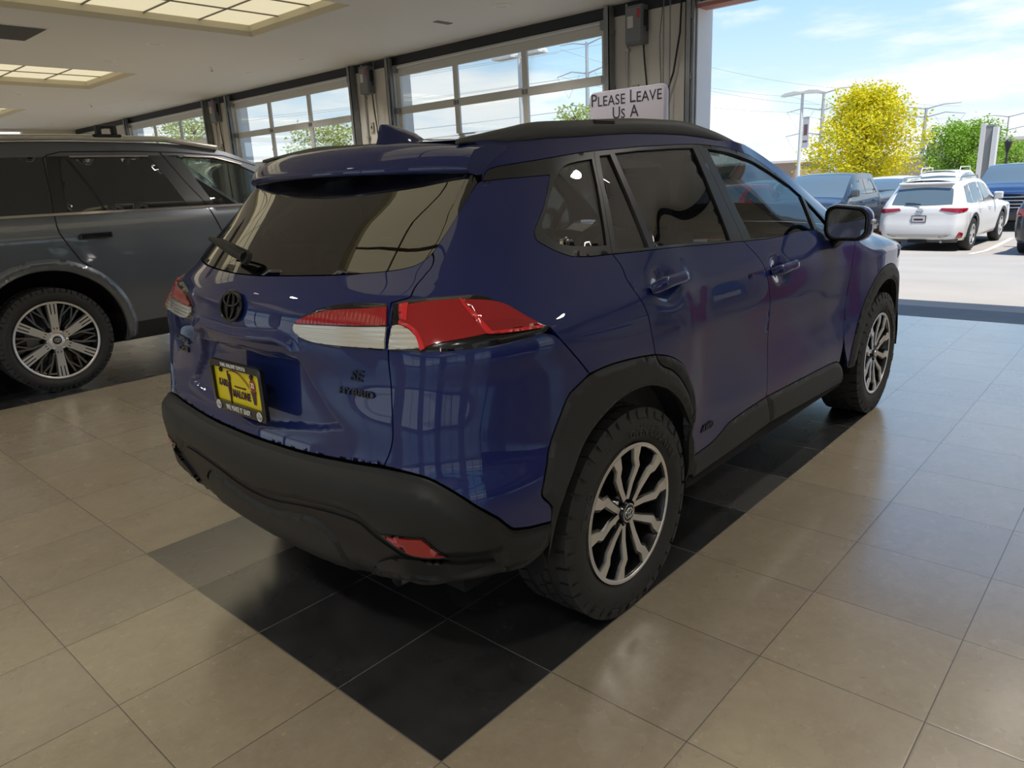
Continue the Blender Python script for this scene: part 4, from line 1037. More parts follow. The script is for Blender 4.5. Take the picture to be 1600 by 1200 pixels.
for k in range(1, len(ys_) - 1, 2):
    m_ = MB()
    for u in (ys_[k] + .03, (ys_[k] + ys_[k + 1]) / 2, ys_[k + 1] - .03): m_.box(X0 - .14, X0 - .06, u - .03, u + .03, .12, 2.9)
    for z in (.15, 2.1, 2.87): m_.box(X0 - .14, X0 - .06, ys_[k], ys_[k + 1], z - .03, z + .03)
    w_ = tag(m_.build('window_%d' % (k // 2 + 1), hdr_mat), kind='structure')
    MB().add([(X0 - .1, ys_[k], .12), (X0 - .1, ys_[k + 1], .12), (X0 - .1, ys_[k + 1], 2.9), (X0 - .1, ys_[k], 2.9)], [(0, 1, 2, 3)]).build('pane', glass_door, w_)
# far end wall with a glazed door high up, right-hand wall with glazed openings
def wall_y(name, y, th, holes, m):
    w = MB(); xs = [X0] + [v for h in holes for v in h[:2]] + [WX]
    for k in range(0, len(xs), 2): w.box(xs[k], xs[k + 1], y, y + th, -.1, CZ + .3)
    for a, b_, z0, z1 in holes:
        if z0 > 0: w.box(a, b_, y, y + th, -.1, z0)
        w.box(a, b_, y, y + th, z1, CZ + .3)
    return tag(w.build(name, m), kind='structure')
wall_y('wall_left', Y1, .2, [(-2.5, 4.62, 0, 3.26)], wall_mat)
wall_y('wall_right', Y0 - .2, .2, [(-8.4, -5.0, 0, 3.05), (-3.9, -.2, 0, 3.05), (.9, 4.9, .0, 3.05)], wall_white)
# threshold strip and outer slab
conc = mat('concrete_apron', (.30, .29, .275), .8, mottle=(3, .15))
thr = MB().box(WX - .10, 6.42, Y0, Y1, -.12, -.004)
tag(thr.build('trim_5', mat('grey_threshold', (.13, .14, .15), .7, mottle=(5, .2))), kind='structure')

# ------------------------------------------------------------------ sectional glass doors
frame_alu = mat('door_aluminium', (.56, .55, .52), .5, .15)
track_mat = mat('door_track_steel', (.24, .25, .26), .45, .5, mottle=(6, .3))
def section_door(n, a, b_, x, axis='Y', label=None):
    """glazed overhead door across a..b_"""
    def bx(m, u0, u1, d0, d1, z0, z1):
        if axis == 'Y': m.box(x + d0, x + d1, u0, u1, z0, z1)
        else: m.box(u0, u1, x + d0, x + d1, z0, z1)
    m = MB(); w = b_ - a
    rails = [(3.03, 3.19)] + [(2.49 - .58 * k, 2.595 - .58 * k) for k in range(4)] + [(0.0, .20)]
    for z0, z1 in rails: bx(m, a, b_, 0, .045, z0, z1)
    ms = [a, a + w * .337, a + w * .668, b_]
    for k, u in enumerate(ms):
        hw = .045
        u0 = u if k == 0 else u - hw * (2 if k == 3 else 1); u1 = u + (2 * hw if k == 0 else 0 if k == 3 else hw)
        bx(m, u0 + (.0), u1, .004, .04, .1, 3.1)
    o = tag(m.build('door_%d' % n, frame_alu, bevel=.004), kind='structure')
    g = MB()
    if axis == 'Y': g.add([(x + .02, a + .05, .15), (x + .02, b_ - .05, .15), (x + .02, b_ - .05, 3.08), (x + .02, a + .05, 3.08)], [(0, 1, 2, 3)])
    else: g.add([(a + .05, x + .02, .15), (b_ - .05, x + .02, .15), (b_ - .05, x + .02, 3.08), (a + .05, x + .02, 3.08)], [(0, 1, 2, 3)])
    g.build('pane', glass_door, o)
    h = MB()
    for k in range(4):
        z = 2.542 - .58 * k
        for u in ms[1:3]:
            for du in (-.03, .03): bx(h, u + du - .018, u + du + .018, -.012, .002, z - .03, z + .03)
        for u in (a + .02, b_ - .02): bx(h, u - .05, u + .05, -.05, .002, z - .04, z + .04)
    for u in (a + .02, b_ - .02): bx(h, u - .05, u + .05, -.06, .002, 3.08, 3.17)
    h.build('hinge', track_mat, o)
    return o
for n, (a, b_) in enumerate(openings[1:]): section_door(n + 1, a, b_, WX - .02)
section_door(4, -2.5, 4.62, Y1 - .02, 'X')
for n, (a, b_) in enumerate([(-8.4, -5.0), (-3.9, -.2), (.9, 4.9)]): section_door(5 + n, a, b_, Y0 - .03, 'X')
# vertical door tracks: angle iron + channel each side of every opening
for k, (a, b_) in enumerate(openings):
    for u, s in ((a, 1), (b_, -1)):
        m = MB()
        m.box(WX - .14, WX - .02, u - s * .095, u - s * .085, 0, 3.30)
        m.box(WX - .14, WX - .13, u - s * .095, u - s * .035, 0, 3.30)
        m.box(WX - .115, WX - .06, u - s * .03, u - s * .005, 0, 3.28)
        m.tube([(WX - .10, u - s * .055, .3), (WX - .10, u - s * .055, 3.28)], .012, 8)
        for z in (.6, 1.2, 1.8, 2.4, 3.0): m.box(WX - .13, WX - .01, u - s * .10, u - s * .02, z, z + .06)
        o = m.build('door_track', track_mat)
        wh = ('nearer side' if s > 0 else 'farther side')
        tag(o, 'grey steel track up the %s of %s' % ('right side' if s > 0 else 'left side', ['the open doorway', 'the nearest glass door', 'the second glass door', 'the farthest glass door'][k]), 'door track', 'overhead door tracks')
# ------------------------------------------------------------------ things on the door wall
grey_box = mat('switch_box_grey', (.17, .18, .195), .5)
label_mat = mat('paper_label', (.55, .53, .50), .7)
cond_mat = mat('conduit', (.45, .44, .42), .4, .5)
for k, y in enumerate((2.77, 7.70, 12.65)):
    s = empty('switch_box', (WX, y, 3.05), 0, ['grey disconnect switch box with red lever above the white sign', 'grey disconnect switch box on the pillar between the two nearest glass doors', 'grey disconnect switch box on the pillar beyond the grey vehicle'][k], 'switch box', 'disconnect switches on the pillars')
    MB().box(-.14, 0, -.11, .11, -.20, .20).box(-.15, -.14, -.10, .10, -.18, .18).build('enclosure', grey_box, s, bevel=.006)
    MB().box(-.153, -.150, .00, .075, -.03, .09).build('warning_label', label_mat, s)
    MB().box(-.10, -.05, -.135, -.11, -.02, .14).tube([(-.075, -.125, .02), (-.075, -.14, -.06), (-.075, -.13, -.08)], .012, 6).build('lever_guard', matte_black, s)
    MB().box(-.155, -.12, -.085, -.045, .06, .16).build('lever', mat('red_lever', (.45, .03, .06), .4), s, bevel=.008)
    tag(MB().tube([(WX - .06, y - .06 - .02, 2.84)] + [(WX - .07, y - .08 - .12 * t - .05 * math.sin(t * PI), 2.84 - 2.3 * t) for t in [j / 12 for j in range(1, 13)]], .010, 8).build('power_cable', rubber), 'black cable hanging from the %s' % ['switch box above the white sign', 'switch box between the two nearest glass doors', 'switch box beyond the grey vehicle'][k], 'cable', 'switch box cables')
    tag(MB().tube([(WX - .03, y + .16, 0.3), (WX - .03, y + .16, 3.3)], .014, 8).box(WX - .05, WX, y + .13, y + .19, 2.80, 2.83).box(WX - .05, WX, y + .13, y + .19, 2.2, 2.23).build('conduit', cond_mat), 'vertical metal conduit left of the %s' % ['switch box above the white sign', 'switch box between the two nearest glass doors', 'switch box beyond the grey vehicle'][k], 'conduit', 'pillar conduits')
    ob = empty('outlet_box', (WX, y + .05, 2.36), 0, 'beige outlet plate on the pillar, below the %s' % ['switch box above the white sign', 'switch box between the two nearest glass doors', 'switch box beyond the grey vehicle'][k], 'outlet', 'pillar outlets')
    MB().box(-.03, 0, -.04, .04, -.075, .075).build('cover_plate', mat('beige_plate', (.42, .38, .30), .5), ob, bevel=.004)
    MB().box(-.033, -.03, -.015, .015, -.02, .02).build('socket', matte_black, ob)
    # hoist chains: real links
    for q, dy in enumerate((-.36, -.44)):
        if k and q: continue
        ch = MB()
        yy = y + dy if k == 0 else y - .22
        z = 3.28; j = 0
        while z > 1.35:
            ch.tube([(WX - .10 + (.007 * math.cos(w) if j % 2 else 0), yy + (.007 * math.cos(w) if not j % 2 else 0), z + .017 * math.sin(w)) for w in [2 * PI * i / 8 for i in range(8)]], .0032, 4, True)
            z -= .027; j += 1
        tag(ch.build('hanging_chain', track_mat), 'hanging hoist chain, %s' % (['left one beside the doorway pillar', 'right one beside the doorway pillar'][q] if k == 0 else ['', 'on the pillar between the two nearest glass doors', 'on the pillar beyond the grey vehicle'][k]), 'chain', 'door hoist chains')
tag(MB().tube([(WX - .05, 2.22, 3.3), (WX - .06, 2.23, 2.9), (WX - .07, 2.30, 2.5), (WX - .07, 2.44, 2.15), (WX - .07, 2.50, 1.6)], .011, 8).build('loose_cable', rubber), 'black cable curving down between the chains and the doorway', 'cable')
tag(MB().tube([(WX - .02, 2.46, 3.3), (WX - .03, 2.50, 2.9), (WX - .02, 2.48, 2.2), (WX - .03, 2.50, 1.4)], .004, 6).build('thin_cord', rubber), 'thin cord hanging left of the hoist chains', 'cord')
# sign on a floor stand behind the car
sgx = 5.25
sign = empty('floor_sign', (sgx, 2.52, 0), 0, 'white rounded sign reading please leave us a, on a stand behind the navy car', 'sign')
sign_white = mat('sign_white', (.66, .63, .74), .35)
MB().prism(rrect(.97, 1.22, .07, 6, 0, 1.72), -.03, .03, 'YZ').build('sign_frame', mat('sign_edge', (.52, .50, .58), .35), sign, bevel=.012)
sb = MB().prism(rrect(.93, 1.18, .055, 6, 0, 1.72), -.034, -.029, 'YZ').build('sign_board', sign_white, sign)
SM = lambda y, z: Matrix(((0, 0, -1, -.035), (-1, 0, 0, y), (0, 1, 0, z), (0, 0, 0, 1)))
ink = mat('sign_ink', (.035, .035, .055), .6)
def small_caps(words, z, big, small_):
    """capital words with a larger first letter, laid out from the real letter widths"""
    items = []
    for w in words:
        for p_, s_ in ([(w[0], big), (w[1:], small_)] if len(w) > 1 else [(w, big)]):
            o = text_mesh('sign_lettering', p_, s_, ink, sb, None, .001, align='LEFT', sx=.92, bold=.0008, spacing=1.05)
            xs_ = [v.co.x for v in o.data.vertices]; items.append((o, min(xs_), max(xs_), s_))
        items.append(None)
    items.pop()
    tot = sum((.05 if t is None else t[2] - t[1] + .012) for t in items); x = tot / 2
    for t in items:
        if t is None: x -= .05; continue
        o, a, b_, s_ = t
        o.data.transform(SM(x + a, z - (big - s_) * .36)); x -= b_ - a + .012
small_caps(['PLEASE', 'LEAVE'], 2.235, .185, .147)
small_caps(['US', 'A'], 2.085, .175, .138)
# shooting-star stroke below the words
st = []
for k in range(10):
    a = PI / 2 + PI * k / 5; r = .13 if k % 2 == 0 else .055
    st.append((-.10 + r * math.cos(a) * 1.0, 1.70 + r * math.sin(a)))
MB().prism(st, -.036, -.034, 'YZ').add([(-.0355, -.16, 1.77), (-.0355, -.275, 1.955), (-.0355, -.295, 1.965), (-.0355, -.20, 1.77)], [(0, 1, 2, 3)]).build('sign_star', ink, sb)
small_caps(['REVIEW'], 1.42, .138, .104)
MB().box(-.02, .02, -.40, -.36, .03, 1.15).box(-.02, .02, .36, .40, .03, 1.15).box(-.22, .22, -.42, -.34, 0, .03).box(-.22, .22, .34, .42, 0, .03).build('sign_stand', steel, sign)
# ------------------------------------------------------------------ ceiling fittings
can_trim = mat('downlight_trim', (.92, .91, .88), .4)
can_in = mat('downlight_reflector', (.50, .48, .44), .25, .7)
cans = []
for y in (-6.2, -3.2, -1.67, 2.35, 3.89, 7.90, 9.43, 13.58, 15.22, 18.9):
    for x in (4.81, 2.67, -2.6, -6.4): 
        if any(a - .1 < x < b_ + .1 and c - .1 < y < d + .1 for a, b_, c, d in coffers): continue
        cans.append((x, y))
c0 = None
for x, y in cans:
    if c0 is None:
        c0 = empty('downlight', (x, y, CZ), 0, 'round white recessed ceiling downlight', 'downlight', 'recessed ceiling downlights')
        MB().lathe([(.105, 0), (.102, -.008), (.078, -.010), (.072, -.002)], 32).build('trim_ring', can_trim, c0)
        MB().lathe([(.075, -.004), (.066, .05), (.05, .10), (0, .10)], 32).build('reflector_cone', can_in, c0)
        MB().lathe([(0, .06), (.028, .06), (.034, .085), (.02, .099)], 20).build('lamp', mat('lamp_glass', (.7, .7, .66), .2, emit=(1, .92, .78), es=2.5), c0)
        c = c0
    else:
        c = copy_tree(c0); c.location = (x, y, CZ)
    pos = {(4.81, 3.89): 'above the sign and the nearest glass door', (4.81, 7.90): 'above the pillar between the two nearest glass doors', (4.81, 9.43): 'farther of the two above the second glass door',
           (2.67, 7.90): 'right one of the pair between the coffers above the grey vehicle', (2.67, 9.43): 'left one of the pair between the coffers above the grey vehicle', (4.81, 13.58): 'nearer of the two in front of the farthest glass door',
           (4.81, 15.22): 'farther of the two in front of the farthest glass door', (2.67, 13.58): 'beyond the second coffer near the far end'}.get((x, y))
    c['label'] = 'round recessed ceiling downlight, ' + (pos or 'in the part of the hall outside the view')
for k, (x, y) in enumerate(((4.11, 9.28), (4.20, 14.53), (4.1, 3.7))):
    sp_ = empty('ceiling_sprinkler', (x, y, CZ), 0, ['small ceiling sprinkler head above the glass door beyond the grey vehicle', 'small ceiling sprinkler head near the far end wall', 'small ceiling sprinkler head above the doorway side'][k], 'sprinkler', 'ceiling sprinklers')
    MB().lathe([(.035, 0), (.033, -.006), (.012, -.008), (.010, -.03), (.0, -.03)], 20).build('escutcheon', can_trim, sp_)
    MB().tube([(-.012, 0, -.03), (-.014, 0, -.045), (0, 0, -.058)], .003, 5).tube([(.012, 0, -.03), (.014, 0, -.045), (0, 0, -.058)], .003, 5).lathe([(0, -.058), (.022, -.060), (0, -.064)], 14).build('deflector', steel, sp_)
vt = empty('return_grille', (.55, 8.10, CZ), 0, 'dark square return air grille in the ceiling between two light coffers', 'grille')
MB().box(-.86, .86, -.42, .42, -.008, .002).build('grille_frame', ceil_mat, vt)
g = MB().box(-.84, .84, -.40, .40, -.011, -.008)
g.build('grille_face', mat('grille_dark', (.035, .032, .028), .7, bump=(500, .3)), vt)
tag(MB().box(4.74, 4.99, 4.86, 4.95, CZ - .006, CZ + .0).build('ceiling_slot', mat('slot_shadow', (.20, .19, .17), .8)), 'small narrow slot in the ceiling above the glass door', 'slot')
# mural on the right-hand wall (seen only mirrored in the paintwork)
mu = bpy.data.materials.new('desert_mural'); mu.use_nodes = True
nt = mu.node_tree; bs = nt.nodes['Principled BSDF']; tc = nt.nodes.new('ShaderNodeTexCoord'); sx = nt.nodes.new('ShaderNodeSeparateXYZ'); nz = nt.nodes.new('ShaderNodeTexNoise'); nz.inputs['Scale'].default_value = 2.5; nz.inputs['Detail'].default_value = 8
ad = nt.nodes.new('ShaderNodeMath'); ad.operation = 'MULTIPLY_ADD'; ad.inputs[1].default_value = .5
rmp = nt.nodes.new('ShaderNodeValToRGB'); rmp.color_ramp.elements[0].color = (.16, .06, .035, 1); rmp.color_ramp.elements[1].color = (.42, .50, .62, 1)
rmp.color_ramp.elements[0].position = .45; rmp.color_ramp.elements[1].position = .62
e_ = rmp.color_ramp.elements.new(.53); e_.color = (.33, .14, .08, 1)
nt.links.new(tc.outputs['Generated'], sx.inputs[0]); nt.links.new(tc.outputs['Object'], nz.inputs['Vector'])
nt.links.new(nz.outputs['Fac'], ad.inputs[0]); nt.links.new(sx.outputs['Z'], ad.inputs[2]); 
sb_ = nt.nodes.new('ShaderNodeMath'); sb_.operation = 'MULTIPLY'; sb_.inputs[1].default_value = .62; nt.links.new(ad.outputs[0], sb_.inputs[0])
nt.links.new(sb_.outputs[0], rmp.inputs[0]); nt.links.new(rmp.outputs[0], bs.inputs['Base Color']); bs.inputs['Roughness'].default_value = .5
# ------------------------------------------------------------------ mirrored in the paintwork: the backdrop, and unseen things added for their reflections
mb_ = empty('photo_backdrop', (.6, -4.55, 0), 0, 'freestanding desert photo backdrop with white script, right of the navy car', 'backdrop')
MB().box(-1.5, 1.5, -.03, 0, .12, 2.05).build('printed_board', mu, mb_)
fm_ = MB()
for x in (-1.53, 1.53): fm_.box(x - .03, x + .03, -.05, .01, 0, 2.1).box(x - .04, x + .04, -.35, .35, 0, .04)
fm_.box(-1.53, 1.53, -.05, .01, 2.04, 2.1).build('backdrop_frame', steel, mb_)
BM = lambda x, z: Matrix(((-1, 0, 0, x), (0, 0, 1, .004), (0, 1, 0, z), (0, 0, 0, 1)))
text_mesh('backdrop_lettering', 'Congratulations!', .34, ink_white, mb_, BM(0, 1.22), .001, shear=.3, bold=.004)
text_mesh('backdrop_lettering', 'YOU DESERVE IT!', .22, ink_white, mb_, BM(0, .74), .001, bold=.004)
rb_ = empty('added_banner', (5.45, -2.62, 0), 0, 'red roll-up banner added out of view for reflections, right of the doorway', 'banner')  # added out of view for its red reflection in the doors
MB().box(-.01, .01, -.21, .21, .08, 1.80).build('banner_sheet', mat('banner_red', (.28, .02, .025), .5), rb_)
MB().box(-.10, .10, -.33, .33, 0, .08).build('banner_base', steel, rb_, bevel=.01)
pb_ = empty('added_poster_stand', (5.5, -3.55, 0), 0, 'blue and white poster stand added out of view for reflections, beside the red banner', 'poster stand')  # unseen, put in as a blue reflection for the car side
MB().box(-.015, .015, -.42, .42, .75, 1.75).build('poster', mat('poster_blue', (.05, .16, .42), .45), pb_)
MB().box(-.02, -.015, -.38, .38, .80, 1.05).build('poster_band', mat('poster_white', (.7, .7, .7), .5), pb_)
MB().box(-.02, .02, -.02, .02, .03, .75).box(-.2, .2, -.25, .25, 0, .03).build('stand', steel, pb_)
ct_ = empty('added_counter', (4.6, -4.6, 0), 0, 'white counter with a front band, added out of view for reflections', 'counter')  # unseen block added as a pale reflection in the paintwork
MB().box(-.4, .4, -.8, .8, 0, 1.02).build('counter_body', wall_white, ct_, bevel=.01)
MB().box(-.45, .45, -.85, .85, 1.02, 1.07).build('counter_top', mat('counter_grey', (.25, .25, .26), .3), ct_, bevel=.008)
MB().box(-.41, -.40, -.8, .8, .55, .72).build('counter_band', mat('poster_blue'), ct_)
# ------------------------------------------------------------------ other vehicles: same kind of net, simpler outlines
def make_net(sp):
    hw = sp['w'] / 2; xr = sp['xr']; xf = sp['xf']; zb = sp['belt']
    zl = [.26, .36, .50, .64, .78, .90]
    zl = [z * sp.get('zs', 1) for z in zl] + [zb - .16, zb - .06, zb]
    ks = [.90, .965, .985, 1.0, 1.0, .995, .985, .965, .94]
    ztr = np.array(sp['top']); ytr = np.array(sp['topw'])
    zt_ = lambda x: float(np.interp(x, ztr[:, 0], ztr[:, 1])); yt_ = lambda x: float(np.interp(x, ytr[:, 0], ytr[:, 1]))
    fr = [.10, .38, .74, 1.0]
    zr = zt_(xr + sp['rake'])
    rows = []
    rc = sp.get('rc', .20)
    for r in range(13):
        cols = []
        if r <= 8: z = zl[r]; k = ks[r]; xx = xr + [.10, .03, 0, 0, .02, .03, .03, .05, .08][r] * sp.get('rearcurve', 1); w = hw * k
        else:
            t = fr[r - 9]; z = zb + (zr - zb) * t; w = hw * .94 + (yt_(xr + sp['rake']) - hw * .94) * t; xx = xr + .08 + (sp['rake'] - .08) * t
        b = .05
        for f in (0, .3, .6, .80): cols.append((xx + b * f * f, w * f, z))
        for f, dx in ((.91, .25), (.97, .55), (1.0, 1.0)): cols.append((xx + b + rc * dx * (1 if r < 9 else .8), w * f, z))
        for x in sp['xs']:
            zt, yt = zt_(x), yt_(x)
            arch = max(math.exp(-((x) / .55) ** 4), math.exp(-((x - sp['wb']) / .55) ** 4))
            xo = x
            if r <= 5: zz = zl[r]; y = hw * ks[r] * (.975 + .025 * arch)
            elif zt > zb + .05:
                if r <= 8: zz = zl[r]; y = hw * ks[r] * (.975 + .025 * arch)
                else:
                    t = fr[r - 9]; zz = zb + (zt - zb) * t; y = hw * .94 + (yt - hw * .94) * t
            else:
                t = (r - 5) / 7; zz = zl[5] + (zt - zl[5]) * t; y = hw * .995 + (yt - hw * .995) * t ** 2.2
            # the first side columns lean with the tail
            if r > 8 and zt > zb + .05: xo = x + max(0, (sp['rake'] - .1)) * fr[r - 9] * max(0, 1 - (x - xr - .3) / .9) if x < xr + 1.2 else x
            cols.append((xo, y, zz))
        zf = sp['nose']
        for f, dx in ((.985, .30), (.90, .12), (.72, .04), (.36, .0), (0, 0)):
            if r <= 5: zz = zl[r] * min(1, (zf - .06) / zl[5]); kk = [.90, .97, 1, 1, 1, .99][r]; dd = [.16, .05, .0, 0, 0, .01][r]
            else:
                t = (r - 5) / 7; z5 = min(zl[5], zf - .06); zz = z5 + (zf - z5) * t; kk = .99 - .07 * t * t; dd = .01 + .10 * t * t
            cols.append((xf - dx * sp.get('fc', 1) - dd - .03 * f * f, hw * f * kk, zz))
        rows.append(cols)
    return rows

def vehicle(name, loc, rz, pitch, label, sp, pm, group=None, wheel=None, detail=()):
    S = Surf(make_net(sp)); nc = S.nc; hw = sp['w'] / 2; wb = sp['wb']; R = sp['R']; zb = sp['belt']
    t = empty(name, loc, rz, label, 'car' if 'pickup' not in name else 'truck', group, ry=pitch)
    f = lambda x, z: S.find(0, x, 2, z, 4, nc - 4)
    zt0 = sp['top'][0][1]
    def arch(cx, rr, n=14): return [f(cx + rr * math.cos(a), max(.27, R + rr * math.sin(a))) for a in np.linspace(PI + .25, -.25, n)]
    bottom = [(0, .4), (5, .4)] + arch(0, R + sp.get('arch', .065)) + arch(wb, R + sp.get('arch', .065)) + [(nc - 4, .4), (nc - 1, .4)]
    win = {}
    for k, pts in sp['windows'].items(): win[k] = [f(x, z) for x, z in pts]
    clear = sp.get('clear', ())
    for sd in (1, -1):
        body = panel(S, bottom + [(nc - 1, 12), (nc - 4, 12)] + [(c, 12) for c in range(nc - 5, 3, -1)] + [(0, 12)], 'body_side', pm, t, sd, res=sp.get('res', .06), gap=0, thick=.02, holes=[win[k] for k in clear])
        for k, pts in win.items():
            if k in clear: panel(S, pts, 'side_window', glass_clear, t, sd, off=-.004, thick=.002, res=.06)
            else: panel(S, pts, 'side_window', glass_dark, t, sd, off=.004, thick=.01, res=.06)
        for cx in (0, wb):
            lo = [f(cx + (R + sp.get('arch', .065) + .005) * math.cos(a), max(.28, R + (R + sp.get('arch', .065) + .005) * math.sin(a))) for a in np.linspace(PI + .2, -.2, 16)]
            hi = [f(cx + (R + sp.get('arch', .065) + sp.get('lip', .065)) * math.cos(a), max(.28, R + (R + sp.get('arch', .065) + sp.get('lip', .065)) * math.sin(a))) for a in np.linspace(-.12, PI + .12, 16)]
            panel(S, lo + hi, 'wheel_arch_trim', sp.get('archmat', clad_black), t, sd, off=sp.get('flare', .012), thick=.03, res=sp.get('res', .06) * .45, gap=0, edge=sp.get('flare', .012) * .9, edge_drop=sp.get('flare', .012) * .8)
        y = -sd
        for cx in (0, wb):
            rr = R + sp.get('arch', .065) + .03; vs = []
            aa = np.linspace(-.1, PI + .1, 15)
            for a in aa:
                x, z = cx + rr * math.cos(a), R + rr * math.sin(a); vs += [(x, y * (hw - .05), z), (x, y * (hw - .48), z)]
            wl = MB().add(vs, [(2 * i, 2 * i + 1, 2 * i + 3, 2 * i + 2) for i in range(14)]).add([vs[2 * i + 1] for i in range(15)], [tuple(range(15))]); wl.build('wheel_well', void, t)
        mx = sp['mirror']
        MB().box(mx - .05, mx + .08, y * (hw + .02) - .10, y * (hw + .02) + .10, zb + .02, zb + .20).box(mx, mx + .06, y * (hw - .08) - .06, y * (hw - .08) + .06, zb, zb + .07).build('door_mirror', sp.get('mirmat', pm), t, bevel=.035)
        for hx in sp.get('handles', ()):
            p = S.raw(*f(hx, zb - .14)); 
            MB().tube([(hx - .10, y * (-p[1]) + y * .012, p[2]), (hx - .06, y * (-p[1]) + y * .04, p[2]), (hx + .06, y * (-p[1]) + y * .04, p[2]), (hx + .10, y * (-p[1]) + y * .012, p[2])], .014, 8).build('door_handle', sp.get('handlemat', pm), t)
        for n2, m2, pts, off in sp.get('rear', ()):
            panel(S, [S.find(1, a, 2, b, 0, 7) for a, b in pts], n2, m2, t, sd, off=off, thick=.015, res=.05, gap=0)
        for n2, m2, pts, off in sp.get('front', ()):
            panel(S, [S.find(1, a, 2, b, nc - 6, nc - 1) for a, b in pts], n2, m2, t, sd, off=off, thick=.015, res=.05, gap=0)
    for n2, m2, pts, off in sp.get('rear_mid', ()):
        panel(S, [(0, S.find(1, 0.001, 2, pts[0][1], 0, 7)[1])] + [S.find(1, a, 2, b, 0, 7) for a, b in pts[1:-1]] + [(0, S.find(1, 0.001, 2, pts[-1][1], 0, 7)[1])], n2, m2, t, sym=True, off=off, thick=.015, res=.05, gap=0)
    for n2, m2, pts, off in sp.get('front_mid', ()):
        q = [S.find(1, a, 2, b, nc - 6, nc - 1) for a, b in pts]
        for sd in (1, -1): panel(S, q, n2, m2, t, sd, off=off, thick=.015, res=.05, gap=0)
    # tops
    g = np.linspace(3, nc - 4, 500); TX = S.raw(g, np.full(500, 12.0))
    def edge(x): return TX[np.abs(TX[:, 0] - x).argmin()]
    xw0, xw1 = sp['ws']; xe = sp.get('roof_end', sp['xr'] + sp['rake'])
    def roof(s, q_):
        x = xe + (xw0 - xe) * s; e = edge(max(x, TX[0, 0])); q = 2 * q_ - 1
        return (x + .10 * max(0, (s - .7) / .3) ** 2 * (1 - q * q), q * -e[1], e[2] + .04 * (1 - abs(q) ** 2.5))
    patch(roof, 16, 12, 'roof_panel', sp.get('roofmat', pm), t)
    def wsf(s, q_):
        e = edge(xw0 + (xw1 - xw0) * s); q = 2 * q_ - 1
        return (e[0] + (.10 + .10 * s) * (1 - q * q), q * -e[1] * .995, e[2] + .035 * (1 - abs(q) ** 2.5))
    patch(wsf, 12, 12, 'windscreen', sp.get('wsmat', glass_mid), t)
    xh = sp['xf'] - .32 * sp.get('fc', 1)
    nose = S.raw(np.linspace(nc - 5, nc - 1, 30), np.full(30, 12.0))
    def hood(s, q_):
        e = edge(xw1 + (xh - xw1) * s); q = 2 * q_ - 1
        tip = np.interp(abs(q) * -e[1], (-nose[:, 1])[::-1], nose[::-1, 0]); tz = np.interp(abs(q) * -e[1], (-nose[:, 1])[::-1], nose[::-1, 2])
        x0 = xw1 + .20 * (1 - q * q); 
        z = e[2] + .045 * (1 - abs(q) ** 2.5) * (1 - s ** 3)
        return (x0 + (tip - x0) * s, q * -e[1], z + (tz - z) * s ** 6)
    patch(hood, 14, 14, 'bonnet', pm, t)
    if 'bed' in sp:
        a, b_ = sp['bed']; e = edge((a + b_) / 2)
        MB().box(a, b_, -hw * .86, hw * .86, e[2] - .05, e[2] + .01).build('bed_cover', matte_black, t)
        e2 = edge(sp['roof_end'] + .05)
        MB().add([(sp['roof_end'], -.72, zb - .1), (sp['roof_end'], .72, zb - .1), (sp['roof_end'] + .02, .66, e2[2]), (sp['roof_end'] + .02, -.66, e2[2])], [(0, 1, 2, 3)]).build('back_window', glass_dark, t)
    MB().box(sp['xr'] + .12, sp['xf'] - .25, -hw * .62, hw * .62, .24, .48).box(R + .12, wb - R - .12, -hw * .86, hw * .86, .28, .5).build('underbody', void, t)
    for a in sp.get('rails', ()):
        x0, x1, z = a
        for y in (-1, 1):
            e0 = edge((x0 + x1) / 2)
            yy = y * (-e0[1] - .03)
            pts = [(x0, yy, edge(x0)[2] - .01), (x0 + .12, yy, z)] + [(x0 + .12 + (x1 - x0 - .24) * k / 6, yy, z) for k in range(1, 6)] + [(x1 - .12, yy, z), (x1, yy, edge(x1)[2] - .01)]
            MB().tube(pts, .018, 8).build('roof_rail', sp.get('railmat', steel), t)
    for fn in detail: fn(t, S)
    # wheels
    if wheel is None:
        w = MB().lathe([(R * .62, -.11), (R * .80, -.125), (R - .03, -.12), (R, -.09), (R, .09), (R - .03, .12), (R * .62, .11)], 40, 'Y').build('wheel', rubber, t)
        MB().lathe([(R * .63, -.10), (R * .60, -.06), (0, -.04)], 32, 'Y').build('rim_barrel', alloy_dark, w)
        fm = MB().lathe([(R * .64, -.112), (R * .59, -.114), (R * .59, -.10)], 32, 'Y').lathe([(0, -.105), (R * .15, -.105), (R * .15, -.06)], 16, 'Y')
        for k in range(5):
            a = PI / 2 + 2 * PI * k / 5
            spoke_prism(fm, [pol(R * .1, a), pol(R * .62, a)], [.035, .045], -.108, -.07)
        fm.build('rim_face', alloy, w)
    else:
        w = wheel(t)
    w.location = (0, -(hw - .135), R - .003)
    for (x, y, rz_) in ((wb, -1, 0), (0, 1, PI), (wb, 1, PI)):
        c = copy_tree(w, t); c.location = (x, y * (hw - .135), R - .003); c.rotation_euler = (0, .3 * x, rz_)
    return t, S
